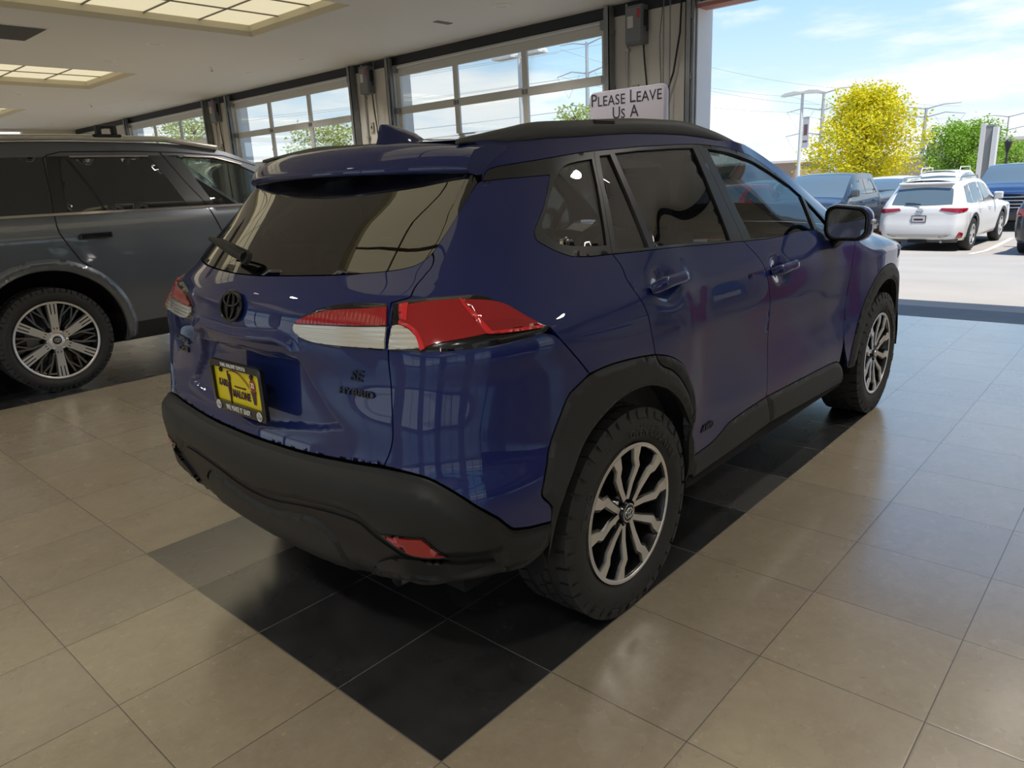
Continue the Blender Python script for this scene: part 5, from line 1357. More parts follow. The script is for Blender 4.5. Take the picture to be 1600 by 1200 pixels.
# ---- grey three-row SUV standing at the left
def big_wheel(t):
    R = .402
    w = add_tyre(t, R, .302, .27, (60, .003))
    MB().lathe([(.302, -.108), (.290, -.118), (.283, -.10), (.275, .08), (.30, .11)], 56, 'Y').lathe([(0, -.01), (.20, -.01), (.275, .0)], 40, 'Y').build('rim_barrel', alloy_dark, w)
    fm = MB().lathe([(.302, -.122), (.287, -.124), (.286, -.112)], 64, 'Y'); th = MB(); gr = MB()
    fm.lathe([(.03, -.098), (.064, -.094), (.07, -.05)], 32, 'Y')
    for k in range(6):
        a = PI / 2 - .03 + PI / 3 * k
        n = Vector((-math.sin(a), math.cos(a)))
        spoke_prism(fm, [pol(.055, a), pol(.12, a), pol(.290, a)], [.028, .026, .035], -.112, -.06, [.012, .004, -.006])
        for s in (-1, 1):
            o = n * (.011 * s)
            spoke_prism(gr, [tuple(Vector(pol(.085, a)) + o), tuple(Vector(pol(.282, a)) + o * 1.25)], [.0035, .0042], -.1185, -.10, [.014, 0])
            b = a + s * PI / 6 * .58; c = a + s * PI / 6 * .80
            spoke_prism(th, [pol(.105, a + s * .33), pol(.185, b), pol(.288, a + s * PI / 6 * .66)], [.006, .007, .008], -.085, -.05)
            spoke_prism(th, [pol(.18, b), pol(.288, a + s * PI / 6 * .98)], [.005, .006], -.080, -.05)
    fm.build('rim_face', alloy, w); th.build('rim_spokes', mat('dark_polished_alloy', (.28, .27, .26), .25, 1.0), w); gr.build('spoke_grooves', alloy_dark, w)
    MB().lathe([(0, -.104), (.028, -.104), (.032, -.10), (.034, -.06)], 28, 'Y').build('hub_cap', gloss_black, w)
    g = MB(); emblem_geo(g, .020, .0018, lambda a, b: (a, -.105, b), .72); g.build('hub_emblem', chrome, w)
    for k in range(6):
        q = pol(.069, PI / 2 + PI / 6 + PI / 3 * k); MB().lathe([(0, -.11), (.008, -.11), (.011, -.104), (.013, -.06)], 10, 'Y', (q[0], 0, q[1])).build('wheel_nut', chrome, w)
    MB().lathe([(.04, -.002), (.185, -.002), (.185, .018), (.04, .018)], 36, 'Y').build('brake_disc', disc_metal, w)
    MB().box(-.19, -.10, -.03, .04, -.06, .07).build('brake_caliper', mat('caliper_grey', (.25, .24, .22), .5, .6), w, bevel=.01)
    return w
SEQ = dict(w=2.02, xr=-1.12, xf=4.15, wb=3.10, R=.402, arch=.135, lip=.085, flare=.03, belt=1.33, zs=1.12, nose=1.12, rake=.42, rc=.22, res=.045,
           xs=[-.62, -.38, -.15, .12, .40, .75, 1.1, 1.45, 1.75, 2.0, 2.25, 2.5, 2.75, 3.1, 3.4, 3.65],
           top=[(-1.3, 1.84), (-.5, 1.875), (.3, 1.89), (1.0, 1.885), (1.45, 1.855), (1.75, 1.80), (2.0, 1.70), (2.25, 1.56), (2.5, 1.41), (2.7, 1.28), (3.1, 1.25), (3.65, 1.18), (4.2, 1.12)],
           topw=[(-1.3, .70), (1.6, .715), (2.0, .74), (2.5, .84), (2.75, .88), (4.2, .88)],
           wsmat=glass_clear, ws=(1.62, 2.68), mirror=2.42, handles=(), mirmat=grey_paint, archmat=grey_paint,
           windows=dict(front=[(1.50, 1.335), (1.45, 1.335), (1.28, 1.76), (1.60, 1.75), (1.85, 1.68), (2.10, 1.55), (2.36, 1.37), (2.36, 1.335)]), clear=('front',))
PANW = {}
def seq_detail(t, S):
    f = lambda x, z: S.find(0, x, 2, z, 4, S.nc - 4)
    for sd in (1, -1):
        panel(S, [f(-.70, 1.345), (f(-.55, 1.75)), f(.235, 1.772), f(.19, 1.56), f(.165, 1.345)], 'quarter_window', glass_dark, t, sd, off=.003, res=.05, thick=.01)
        fr_ = panel(S, [f(.175, 1.345), f(.20, 1.56), f(.245, 1.775), f(1.13, 1.775), f(1.26, 1.55), f(1.37, 1.345)], 'door_frame', frame_black, t, sd, off=.003, res=.04, thick=.01)
        panel(S, [f(.265, 1.35), f(.29, 1.56), f(.34, 1.755), f(.372, 1.755), f(.46, 1.56), f(.525, 1.35)], 'vent_window', glass_dark, fr_, sd, off=.007, res=.05, thick=.004)
        panel(S, [f(.545, 1.35), f(.48, 1.56), f(.395, 1.75), f(1.04, 1.75), f(1.13, 1.56), f(1.215, 1.35)], 'rear_door_window', glass_dark, fr_, sd, off=.007, res=.05, thick=.004)
        panel(S, [f(1.27, 1.345), f(1.16, 1.55), f(1.04, 1.775), f(1.28, 1.775), f(1.37, 1.55), f(1.455, 1.345)], 'door_pillar', frame_black, t, sd, off=.0035, res=.05, thick=.01, gap=0)
        gap = [(.262, 1.785), (.225, 1.76), (.205, 1.6), (.18, 1.42), (.168, 1.345), (.16, 1.26), (.165, 1.20), (.20, 1.12), (.27, .98), (.33, .93)]
        y = -sd
        def ribbon(pts, nm, m_, w=.006, o=.004):
            q = [f(a, b) for a, b in pts]; vs = []
            for i, (u, v) in enumerate(q):
                p = S.raw(u * sd, v); n = S.normal(np.array(u * sd), np.array(v)); n = n if n[1] * p[1] > 0 else -n
                a = np.array(S.raw(*q[min(i + 1, len(q) - 1)])) - np.array(S.raw(*q[max(i - 1, 0)])); a[1] *= sd; a /= np.linalg.norm(a) + 1e-9
                s_ = np.cross(n, a)
                for e in (-1, 1): vs.append(p + n * o + s_ * w * e)
                for e in (1, -1): vs.append(p - n * .004 + s_ * w * e)
            fs = [(4 * i + k, 4 * i + (k + 1) % 4, 4 * i + 4 + (k + 1) % 4, 4 * i + 4 + k) for i in range(len(q) - 1) for k in range(4)]
            return MB().add(vs, fs).build(nm, m_, t)
        def dens(pts, n=6):
            out = []
            for i in range(len(pts) - 1):
                for k in range(n): out.append(tuple(np.array(pts[i]) + (np.array(pts[i + 1]) - np.array(pts[i])) * k / n))
            return out + [pts[-1]]
        ribbon(dens(gap), 'door_seam', void, .0035, .0045)
        ribbon(dens([(.262, 1.785), (.36, 1.808), (.9, 1.812), (1.30, 1.80), (1.7, 1.77), (2.0, 1.68)]), 'door_seam', void, .003, .003)
        ribbon(dens([(1.13, 1.80), (1.26, 1.55), (1.395, 1.33), (1.44, 1.20), (1.50, 1.02), (1.53, .8), (1.53, .48)]), 'door_seam', void, .0035, .0045)
        ribbon(dens([(-.75, 1.335), (.1, 1.338), (.8, 1.338), (1.5, 1.335), (2.3, 1.33)], 10), 'belt_moulding', mat('satin_belt_trim', (.52, .47, .42), .25, .8), .010, .008)
        ribbon(dens([(.41, 1.768), (.7, 1.77), (1.02, 1.768)], 4), 'window_moulding', mat('satin_belt_trim'), .006, .009)
        ribbon(dens([(1.33, 1.768), (1.6, 1.757), (1.85, 1.69)], 4), 'window_moulding', mat('satin_belt_trim'), .006, .009)
        # flared arch lip over the rear wheel
        arcp = [(.0 + .60 * math.cos(a), .402 + .60 * math.sin(a)) for a in np.linspace(PI * .9, .12, 30)] 
        # rocker
        panel(S, [f(.56, .27), f(2.58, .27), f(2.58, .44), f(.60, .44)], 'sill', matte_black, t, sd, off=.01, res=.08, thick=.04)
        for hx, zz in ((.41, 1.165), (1.68, 1.14)):
            p = S.raw(*f(hx, zz)); yy = y * -p[1]
            MB().box(hx - .12, hx + .12, min(yy + y * .018, yy + y * .045), max(yy + y * .018, yy + y * .045), zz - .022, zz + .022).box(hx - .11, hx - .06, min(yy - y * .01, yy + y * .03), max(yy - y * .01, yy + y * .03), zz - .016, zz + .016).box(hx + .06, hx + .11, min(yy - y * .01, yy + y * .03), max(yy - y * .01, yy + y * .03), zz - .016, zz + .016).build('door_handle', gloss_black, t, bevel=.01)
        panel(S, [(3.6, 6.4), (5.2, 6.4), (5.4, 8.4), (3.8, 8.4)], 'tail_lamp', red_lens, t, sd, off=.01, res=.05)
    # roof rails with a raised foot
    for y in (-1, 1):
        MB().tube([(-.7, y * .70, 1.875), (-.5, y * .715, 1.905), (.4, y * .725, 1.92), (1.2, y * .725, 1.91), (1.65, y * .73, 1.84)], .024, 8).build('roof_rail', mat('silver_rail', (.50, .48, .43), .35, .7), t)
        MB().box(.62, .84, y * .735 - .03, y * .735 + .03, 1.92, 1.945).box(.65, .69, y * .735 - .03, y * .735 + .03, 1.94, 2.01).box(.77, .81, y * .735 - .03, y * .735 + .03, 1.94, 2.01).box(.65, .81, y * .735 - .03, y * .735 + .03, 1.99, 2.015).build('rail_foot', matte_black, t, bevel=.012)
    for y in (-.42, .42):
        Mr = Matrix.Translation((1.25, y, .75)) @ Matrix.Rotation(-.2, 4, 'Y')
        MB().box(-.08, .06, -.25, .25, 0, .62, Mr).box(-.06, .05, -.14, .14, .66, .86, Mr).build('seat', seat_mat, t, bevel=.04)
    MB().tube([(2.0 + .06 * math.sin(a), .42 + .19 * math.cos(a), 1.22 + .18 * math.sin(a)) for a in [2 * PI * k / 28 for k in range(28)]], .014, 8, True).build('steering_wheel', dash_mat, t)
    MB().box(2.05, 2.5, -.8, .8, .9, 1.22).build('dashboard', dash_mat, t, bevel=.05)
vehicle('large_suv', (-.115, 5.24, 0), 0, 0, 'large dark grey three-row SUV standing left of the navy car', SEQ, grey_paint, None, big_wheel, (seq_detail,))
# ------------------------------------------------------------------ outside: car park beyond the doors
asph = bpy.data.materials.new('car_park_asphalt'); asph.use_nodes = True
nt = asph.node_tree; bs = nt.nodes['Principled BSDF']; tc = nt.nodes.new('ShaderNodeTexCoord')
n1 = nt.nodes.new('ShaderNodeTexNoise'); n1.inputs['Scale'].default_value = .7; n1.inputs['Detail'].default_value = 8
n2 = nt.nodes.new('ShaderNodeTexNoise'); n2.inputs['Scale'].default_value = 60; n2.inputs['Detail'].default_value = 3
nt.links.new(tc.outputs['Object'], n1.inputs['Vector']); nt.links.new(tc.outputs['Object'], n2.inputs['Vector'])
m1 = nt.nodes.new('ShaderNodeMix'); m1.data_type = 'RGBA'; m1.inputs[6].default_value = (.30, .275, .245, 1); m1.inputs[7].default_value = (.44, .405, .355, 1); nt.links.new(n1.outputs['Fac'], m1.inputs[0])
m2 = nt.nodes.new('ShaderNodeMix'); m2.data_type = 'RGBA'; m2.blend_type = 'MULTIPLY'; m2.inputs[0].default_value = .5; nt.links.new(m1.outputs[2], m2.inputs[6]); nt.links.new(n2.outputs['Color'], m2.inputs[7])
nt.links.new(m1.outputs[2], bs.inputs['Base Color']); bs.inputs['Roughness'].default_value = .85
GZ = lambda x: -.058 * (min(x, 19) - 6.9) - .0 if x > 6.9 else -.02
gm = MB()
xs_ = [6.42, 6.9, 10, 14, 17, 19, 60, 420]
for i in range(len(xs_) - 1):
    a, b_ = xs_[i], xs_[i + 1]
    gm.add([(a, -160, GZ(a) - .012), (b_, -260, GZ(b_) - .012), (b_, 420, GZ(b_) - .012), (a, 260, GZ(a) - .012)], [(0, 1, 2, 3)])
gm.add([(X0 - 60, -160, -.05), (6.42, -160, -.05), (6.42, Y0 - .2, -.05), (X0 - 60, Y0 - .2, -.05)], [(0, 1, 2, 3)])
gm.add([(X0 - 60, Y1 + .2, -.05), (6.42, Y1 + .2, -.05), (6.42, 260, -.05), (X0 - 60, 260, -.05)], [(0, 1, 2, 3)])
tag(gm.build('ground', asph, recalc=False), kind='structure')
line_mat = mat('white_road_paint', (.78, .76, .72), .7, mottle=(8, .1))
for y, x0, x1, lab in ((1.22, 17.0, 22.4, 'white parking line right of the white crossover'), (4.0, 17.0, 22.4, 'white parking line between the white crossover and the black pickup'), (-1.6, 17.0, 22.4, 'white parking line right of the dark car at the edge')):
    vs = []
    for k in range(7):
        x = x0 + (x1 - x0) * k / 6; vs += [(x, y - .055, GZ(x) - .006), (x, y + .055, GZ(x) - .006)]
    tag(MB().add(vs, [(2 * k, 2 * k + 2, 2 * k + 3, 2 * k + 1) for k in range(6)]).build('parking_line', line_mat), lab, 'parking line', 'painted parking lines')
# ---- vehicles
XS = [-.58, -.3, 0, .3, .6, .95, 1.3, 1.6, 1.85, 2.1, 2.35, 2.6, 2.85, 3.1, 3.3]
HIGH = dict(w=1.93, xr=-1.0, xf=3.95, wb=2.85, R=.385, belt=1.10, nose=.98, rake=.42, rc=.24, xs=XS + [3.45],
            top=[(-1.2, 1.60), (-.5, 1.645), (.4, 1.675), (1.0, 1.665), (1.35, 1.62), (1.6, 1.55), (1.85, 1.44), (2.1, 1.31), (2.35, 1.17), (2.6, 1.07), (3.1, 1.04), (3.95, .95)],
            topw=[(-1.2, .64), (1.4, .68), (2.3, .78), (2.6, .84), (4, .84)], ws=(1.42, 2.55), mirror=1.95, handles=(.45, 1.45),
            windows=dict(a=[(-.55, 1.16), (-.15, 1.12), (-.05, 1.12), (.02, 1.56), (-.30, 1.52)], b=[(0, 1.12), (.85, 1.11), (.75, 1.59), (.08, 1.57)], c=[(.92, 1.11), (2.10, 1.11), (1.95, 1.26), (1.5, 1.52), (.84, 1.58)]),
            rear=[('tail_lamp', red_lens, [(.92, 1.03), (.88, .93), (.70, .945), (.42, 1.0), (.46, 1.045)], .012),
                  ('rear_reflector', red_lens, [(.86, .50), (.80, .36), (.90, .36), (.92, .47)], .014)],
            rear_mid=[('rear_window', glass_mid, [(0, 1.10), (.66, 1.13), (.60, 1.48), (0, 1.53)], .006), ('lower_bumper', mat('dark_grey_bumper', (.06, .06, .06), .6), [(0, .24), (.80, .24), (.84, .34), (.60, .31), (0, .31)], .02),
                      ('bumper_bar', mat('satin_bar', (.45, .43, .40), .35, .3), [(0, .37), (.58, .37), (.72, .45), (0, .45)], .016)], mirmat=white_paint)
def suv_plate(t, S):
    p = S.raw(0., S.find(1, .001, 2, .80, 0, 7)[1])
    MB().box(p[0] - .022, p[0] - .004, -.16, .16, .72, .88).build('plate_frame', gloss_black, t)
    pl_ = MB().box(p[0] - .026, p[0] - .020, -.145, .145, .735, .865).build('number_plate', mat('pale_plate', (.55, .52, .50), .5), t)
    MB().box(p[0] - .028, p[0] - .025, -.10, .10, .77, .81).build('plate_characters', ink_dark, pl_)
    g = MB(); x = S.raw(0., S.find(1, .001, 2, .99, 0, 7)[1])[0]
    emblem_geo(g, .075, .008, lambda a, b: (x - .012, -a, .985 + b), .68); g.build('tailgate_emblem', chrome, t)
    MB().tube([(x + .015, 0, 1.135), (x + .04, .18, 1.16), (x + .05, .34, 1.165)], .014, 6).build('rear_wiper', matte_black, t)
    MB().box(-.98, -.90, -.20, .20, .24, .31).build('tow_bracket', void, t)
    MB().tube([(-.5, -.45, .27), (-.80, -.50, .25), (-.98, -.52, .27)], .03, 10).build('exhaust_pipe', steel, t)
    MB().box(-.72, -.40, -.60, .60, 1.575, 1.635).build('spoiler', white_paint, t, bevel=.025)
wx = dict(HIGH, rails=((-.35, 1.25, 1.74),), railmat=steel)
vehicle('crossover_suv', (18.93, 2.50, GZ(18.93)), -.045, 0, 'white crossover parked outside with red tail lamps and tail facing the doorway', wx, white_paint, None, None, (suv_plate,))
TRUCK = dict(w=2.03, xr=-1.25, xf=4.66, wb=3.70, R=.41, belt=1.32, zs=1.15, nose=1.15, rake=.10, rc=.10, rearcurve=.4, roof_end=.62, fc=.7,
             xs=[-.9, -.4, 0, .5, .62, .68, 1.0, 1.4, 1.9, 2.3, 2.6, 2.9, 3.2, 3.45, 3.75, 4.1],
             top=[(-1.3, 1.36), (.60, 1.36), (.66, 1.84), (1.2, 1.91), (2.2, 1.91), (2.45, 1.85), (2.75, 1.66), (3.1, 1.43), (3.35, 1.30), (4.1, 1.25), (4.6, 1.16)],
             topw=[(-1.3, .90), (.6, .90), (.68, .72), (2.4, .74), (3.3, .86), (4.7, .88)], ws=(2.36, 3.30), mirror=2.95, handles=(1.15, 2.2), bed=(-1.12, .55),
             windows=dict(a=[(.82, 1.36), (1.72, 1.36), (1.68, 1.75), (.98, 1.75)], b=[(1.80, 1.36), (2.98, 1.36), (2.9, 1.50), (2.42, 1.74), (1.76, 1.75)]),
             front_mid=[('grille', gloss_black, [(0, .62), (.62, .62), (.68, 1.06), (0, 1.10)], .02), ('front_bumper', mat('bumper_grey', (.05, .05, .055), .5), [(0, .34), (.94, .36), (.94, .56), (0, .56)], .03)],
             front=[('headlamp', clear_lens, [(.70, .84), (.97, .86), (.97, 1.06), (.72, 1.08)], .016)])
def truck_face(slat, badge):
    def fn(t, S):
        nc = S.nc; m = MB()
        for z in (.70, .80, .90, 1.0):
            pts = [S.raw(S.find(1, a, 2, z, nc - 6, nc - 1)[0], S.find(1, a, 2, z, nc - 6, nc - 1)[1]) for a in (.64, .4, .2, .01)]
            pts = [(p[0] + .03, -p[1], p[2]) for p in pts]
            m.tube(pts + [(p[0], -p[1], p[2]) for p in pts[::-1][1:]], .016, 6)
        m.build('grille_bars', slat, t)
        if badge:
            x = S.raw(*S.find(1, .001, 2, .90, nc - 6, nc - 1))[0]
            g = MB(); emblem_geo(g, .11, .014, lambda a, b: (x + .065, a, .95 + b), .68); g.build('grille_emblem', mat('badge_silver', (.72, .72, .72), .4), t)
    return fn
vehicle('pickup_truck', (21.25, 5.18, GZ(21)), PI, 0, 'black crew-cab pickup parked facing the doorway, left of the white crossover', dict(TRUCK, mirmat=mat('chrome_grey', (.22, .22, .22), .3, .8)), black_paint, None, None, (truck_face(mat('grille_grey', (.34, .36, .36), .5), True),))
vehicle('pickup_truck', (29.1, 1.95, GZ(29)), PI, 0, 'dark blue pickup with chrome grille parked facing us behind the white crossover', TRUCK, blue_paint, None, None, (truck_face(chrome, False),))
BIGSUV = dict(HIGH, rear=(), rear_mid=(), front_mid=[('grille', gloss_black, [(0, .50), (.55, .52), (.62, .84), (0, .88)], .015)], front=[('headlamp', clear_lens, [(.62, .76), (.88, .76), (.88, .88), (.62, .90)], .014)], mirmat=white_paint)
vehicle('white_suv', (26.6, 5.35, GZ(26)), PI, 0, 'white SUV facing us between the black pickup and the white crossover', BIGSUV, white_paint)
vehicle('white_suv', (30.2, 4.75, GZ(29) + .08), 0, 0, 'white SUV with roof rack, only its roof showing above the white crossover', dict(HIGH, rails=((-.45, 1.35, 1.80),), railmat=white_paint), white_paint)
vehicle('dark_suv', (17.85, -.50, GZ(17.85)), -.03, 0, 'black car cut off by the right edge of the view with one red tail lamp', dict(HIGH, rear_mid=HIGH['rear_mid'][:1], rear=[('tail_lamp', red_lens_bright, [(.95, 1.02), (.93, .84), (.60, .88), (.58, .98)], .012)], mirmat=black_paint), black_paint)
vehicle('red_suv', (20.9, 8.25, GZ(20.9)), PI, 0, 'red SUV outside glimpsed through the side windows of the navy car', dict(BIGSUV, mirmat=red_paint), red_paint)
vehicle('pale_suv', (27.0, 9.9, GZ(27)), PI, 0, 'pale silver SUV glimpsed behind the red one through the car windows', dict(BIGSUV, mirmat=silver_paint), silver_paint)
# ---- trees
def leafmat(name, a, b_, trans):
    m = bpy.data.materials.new(name); m.use_nodes = True; nt = m.node_tree; bs = nt.nodes['Principled BSDF']; out = nt.nodes['Material Output']
    g = nt.nodes.new('ShaderNodeNewGeometry'); mx = nt.nodes.new('ShaderNodeMix'); mx.data_type = 'RGBA'
    mx.inputs[6].default_value = (*a, 1); mx.inputs[7].default_value = (*b_, 1); nt.links.new(g.outputs['Random Per Island'], mx.inputs[0])
    tl = nt.nodes.new('ShaderNodeBsdfTranslucent'); ms = nt.nodes.new('ShaderNodeMixShader'); ms.inputs[0].default_value = trans
    nt.links.new(mx.outputs[2], bs.inputs['Base Color']); nt.links.new(mx.outputs[2], tl.inputs['Color']); bs.inputs['Roughness'].default_value = .6
    nt.links.new(bs.outputs[0], ms.inputs[1]); nt.links.new(tl.outputs[0], ms.inputs[2]); nt.links.new(ms.outputs[0], out.inputs['Surface'])
    return m
bark = mat('bark', (.16, .12, .09), .9, mottle=(12, .3))
def tree(x, y, top, base, r, label, lm, n=2600, leaf=.16, seed=1, shape=1.0, group=None):
    rnd = random.Random(seed); g = GZ(x) - .05
    t = empty('deciduous_tree', (x, y, g), 0, label, 'tree', group)
    H = top - g; b0 = max(.6, base - g)
    tm = MB(); tm.tube([(0, 0, 0), (.03, .02, b0), (.0, .0, H * .65), (0, .02, H * .93)], [H * .028, H * .022, H * .012, .01], 8)
    clumps = []
    nb = 46
    for k in range(nb):
        f = (k + .5) / nb
        z = b0 + (H - b0) * (f ** .9) * .96
        prof = ((math.sin(PI * min(1, (1 - f) * .62 + .10)) ** .7) if shape < 1.105 else min(1, ((1 - f) * 1.15 + .08)) ** .55) * min(shape, 1.1)
        a = k * 2.399 + rnd.uniform(-.4, .4); L = r * prof * rnd.uniform(.72, 1.0)
        end = Vector((L * math.cos(a), L * math.sin(a), z + L * .22))
        s0 = Vector((0, 0, max(b0 * .8, z - L * .35)))
        mid = s0.lerp(end, .5) + Vector((0, 0, .08 * L))
        tm.tube([s0, mid, end], [H * .007 + .008, .012, .004], 5)
        for q in (1.0, .78, .55, .33): clumps.append((s0.lerp(mid, q * 2) if q < .5 else mid.lerp(end, q * 2 - 1), r * (.26 - .06 * q)))
    tm.build('trunk', bark, t)
    vs = []; fs = []
    for k in range(n):
        c, cr_ = clumps[rnd.randrange(len(clumps))]
        d = Vector((rnd.gauss(0, 1), rnd.gauss(0, 1), rnd.gauss(0, .8))) * cr_ * .55
        p = c + d
        if p.z < b0 * .75: p.z = b0 * .75 + rnd.random() * .2
        a = Vector((rnd.uniform(-1, 1), rnd.uniform(-1, 1), rnd.uniform(-.6, .6))).normalized(); b2 = a.cross(Vector((rnd.uniform(-1, 1), rnd.uniform(-1, 1), rnd.uniform(-1, 1)))).normalized()
        s = leaf * rnd.uniform(.6, 1.15); up = a.cross(b2) * s * .12; i = len(vs)
        vs += [p - a * s * .55, p - b2 * s * .30 + up, p + a * s * .55, p + b2 * s * .30 + up]; fs += [(i, i + 1, i + 2, i + 3)]
    MB().add(vs, fs).build('foliage', lm, t, recalc=False)
    return t
gold = leafmat('golden_leaves', (.50, .55, .02), (.90, .72, .015), .4)
green = leafmat('fresh_green_leaves', (.16, .34, .02), (.34, .50, .05), .35)
soft = leafmat('pale_green_leaves', (.30, .38, .08), (.50, .52, .16), .35)
tree(40.5, 10.75, 5.15, .3, 2.85, 'yellow-leaved tree beyond the parked cars', gold, 19000, .17, 3, 1.2)
tree(48.5, 7.75, 3.35, .3, 2.1, 'round green tree beside the tall sign slab', green, 11000, .16, 5, 1.1)
tree(54, 6.1, 2.3, .2, 1.5, 'small green tree behind the tall sign slab', green, 3500, .15, 8, 1.1)
tree(24.3, 35.3, 4.95, .8, 2.6, 'pale green tree seen through the second glass door', soft, 3000, .24, 11, 1.1)
tree(25.8, 54.6, 7.2, 1.0, 3.4, 'pale green tree seen through the farthest glass door', soft, 3000, .3, 12, 1.1)
tree(26.0, 61.5, 6.0, 1.0, 2.6, 'smaller pale tree at the left of the farthest glass door', soft, 2200, .3, 13, 1.0)
tree(27.0, 19.5, 4.65, .8, 1.6, 'small pale green tree seen beside the sign through the nearest glass door', soft, 1600, .2, 14, 1.0)
tree(31, 17.5, 2.6, .3, 2.2, 'green tree glimpsed through the side windows of the navy car', green, 2400, .22, 15, 1.1)
pole_mat = mat('white_pole', (.62, .62, .60), .5)
tow_mat = mat('tower_grey', (.36, .37, .38), .6)
# street light with two flat heads and a banner
g = GZ(36); lp = empty('street_light', (36, 12.42, g), 0, 'white twin-head street light with hanging banner left of the yellow tree', 'street light')
MB().tube([(0, 0, 0), (0, 0, 4.86 - g)], [.10, .07], 10).build('pole', pole_mat, lp)
for s in (1, -1):
    pr = [(0, 4.88 - g), (s * .35, 4.86 - g), (s * 1.0, 4.82 - g), (s * 1.02, 4.88 - g), (s * .8, 4.97 - g), (s * .35, 5.02 - g), (0, 4.96 - g)]
    MB().prism(pr, -.20, .20, 'YZ').build('lamp_head', pole_mat, lp)
bn = MB().box(-.01, .01, -.40, -.10, 2.36 - g, 3.80 - g).build('banner', mat('banner_grey', (.50, .49, .50), .7), lp)
MB().box(-.015, -.011, -.34, -.16, 2.95 - g, 3.45 - g).box(-.015, -.011, -.36, -.14, 2.62 - g, 2.70 - g).build('banner_print', mat('banner_dark', (.16, .08, .09), .7), bn)
# second street light seen through the nearest glass door
g = GZ(20); l2 = empty('street_light', (20, 16.75, g), 0, 'white twin-head street light seen through the nearest glass door', 'street light')
MB().tube([(0, 0, 0), (0, 0, 5.75 - g)], [.09, .07], 10).build('pole', pole_mat, l2)
MB().box(-.05, .05, -1.2, 1.2, 5.80 - g, 5.87 - g).build('cross_arm', pole_mat, l2)
for s in (1, -1):
    pr = [(s * .55 + .50 * math.cos(a) * 1.0 + s * .1, 5.80 - g + .30 * math.sin(a)) for a in np.linspace(0, PI, 11)]
    MB().prism([(a, b) for a, b in pr], -.28, .28, 'YZ').build('lamp_head', pole_mat, l2, bevel=.02)
# transmission towers
def tower(x, y, top, arm, label, levels=(1.0, .72), thin=1.0):
    g = GZ(x); t = empty('transmission_tower', (x, y, g), 0, label, 'pylon', 'steel transmission towers')
    H = top - g
    MB().tube([(0, 0, 0), (0, 0, H)], [.55 * thin * arm / 6, .25 * thin * arm / 6], 8).build('mast', tow_mat, t)
    for k, l in enumerate(levels):
        z = H * l if k else H * .985; L = arm * (1 if k == 0 else 1.15)
        for s in (1, -1):
            q = [(0, 0, z), (0, s * L * .5, z + L * .10), (0, s * L, z + (L * .02 if k else L * .10))]
            MB().tube(q, [.16 * arm / 6, .12 * arm / 6, .07 * arm / 6], 6).build('cross_arm', tow_mat, t)
            if k:
                MB().tube([(0, s * L * .98, z), (0, s * L * .62, z - L * .55), (0, s * L * .25, z)], .035 * arm / 6, 5).build('insulator_string', tow_mat, t)
    return t
tower(86.8, 62.0, 19.4, 4.6, 'tall transmission tower seen through the nearest glass door', (1.0, .80, .58))
tower(128, 44.2, 13.2, 5.2, 'transmission tower beside the street light left of the yellow tree', (1.0, .80, .52))
tower(150, 34.0, 10.6, 5.4, 'transmission tower between the yellow and the green tree', (1.0, .86, .50))
tower(170, 24.5, 9.0, 4.5, 'distant transmission tower between the green tree and the sign slab', (1.0, .74), .6)
tower(190, 11.5, 7.6, 5.0, 'distant transmission tower right of the lantern', (1.0, .80, .6), .7)
tower(205, 16.5, 8.2, 5.5, 'faint transmission tower just right of the lantern', (1.0, .74), .6)
# power lines strung far behind
def wire(a, b_, sag, lab):
    pts = [tuple(Vector(a).lerp(Vector(b_), k / 16) - Vector((0, 0, sag * 4 * (k / 16) * (1 - k / 16)))) for k in range(17)]
    tag(MB().tube(pts, .022, 4).build('power_line', mat('wire_dark', (.30, .32, .34), .6)), lab, 'power line', 'power lines strung between towers')
k = 0
for s in (-1, 1):
    for lv in (.985, .80, .58):
        z = 19.4 * lv - .4; yy = 62 + s * 4.9
        wire((86.8, yy, z), (44, yy + 150, z * 1.06 + 2), 2.2, 'thin power line crossing the sky behind the glass doors'); 
for s in (-1, 1):
    for lv in (.985, .80):
        wire((128, 44.2 + s * 5.2, 13.2 * lv), (150, 34 + s * 5.4, 10.6 * lv), .8, 'thin power line between the towers behind the yellow tree')
        wire((86.8, 62 + s * 4.6, 19.4 * lv), (128, 44.2 + s * 5.2, 13.2 * lv), 1.2, 'thin power line running down the sky to the left of the street light')
# tall grey sign slab, lantern
g = GZ(45); sl = empty('sign_pylon', (45, 5.92, g), 0, 'tall pale grey sign slab on two panels beside the green tree', 'sign pylon')
MB().box(-.18, .18, -.14, .16, 0, 3.12 - g).build('core', mat('slab_core', (.25, .25, .25), .6), sl)
MB().box(-.40, .26, .16, .36, 0, 3.22 - g).build('panel', mat('slab_pale', (.62, .61, .60), .5), sl)
MB().box(-.32, .22, -.40, -.18, 0, 3.00 - g).build('panel', mat('slab_pale'), sl)
MB().box(-.20, .20, -.30, .30, 3.05 - g, 3.10 - g).build('cap', mat('slab_core'), sl)
g = GZ(32); ln = empty('street_lantern', (32, 3.06, g), 0, 'black post lantern at the right edge of the car park', 'lantern')
MB().tube([(0, 0, 0), (0, 0, 1.62 - g)], [.05, .035], 8).build('post', mat('lantern_black', (.03, .03, .03), .5), ln)
MB().lathe([(.05, 1.62 - g), (.13, 1.95 - g), (.15, 1.96 - g), (.05, 2.08 - g), (0, 2.10 - g)], 8).build('lantern_head', mat('lantern_black'), ln)
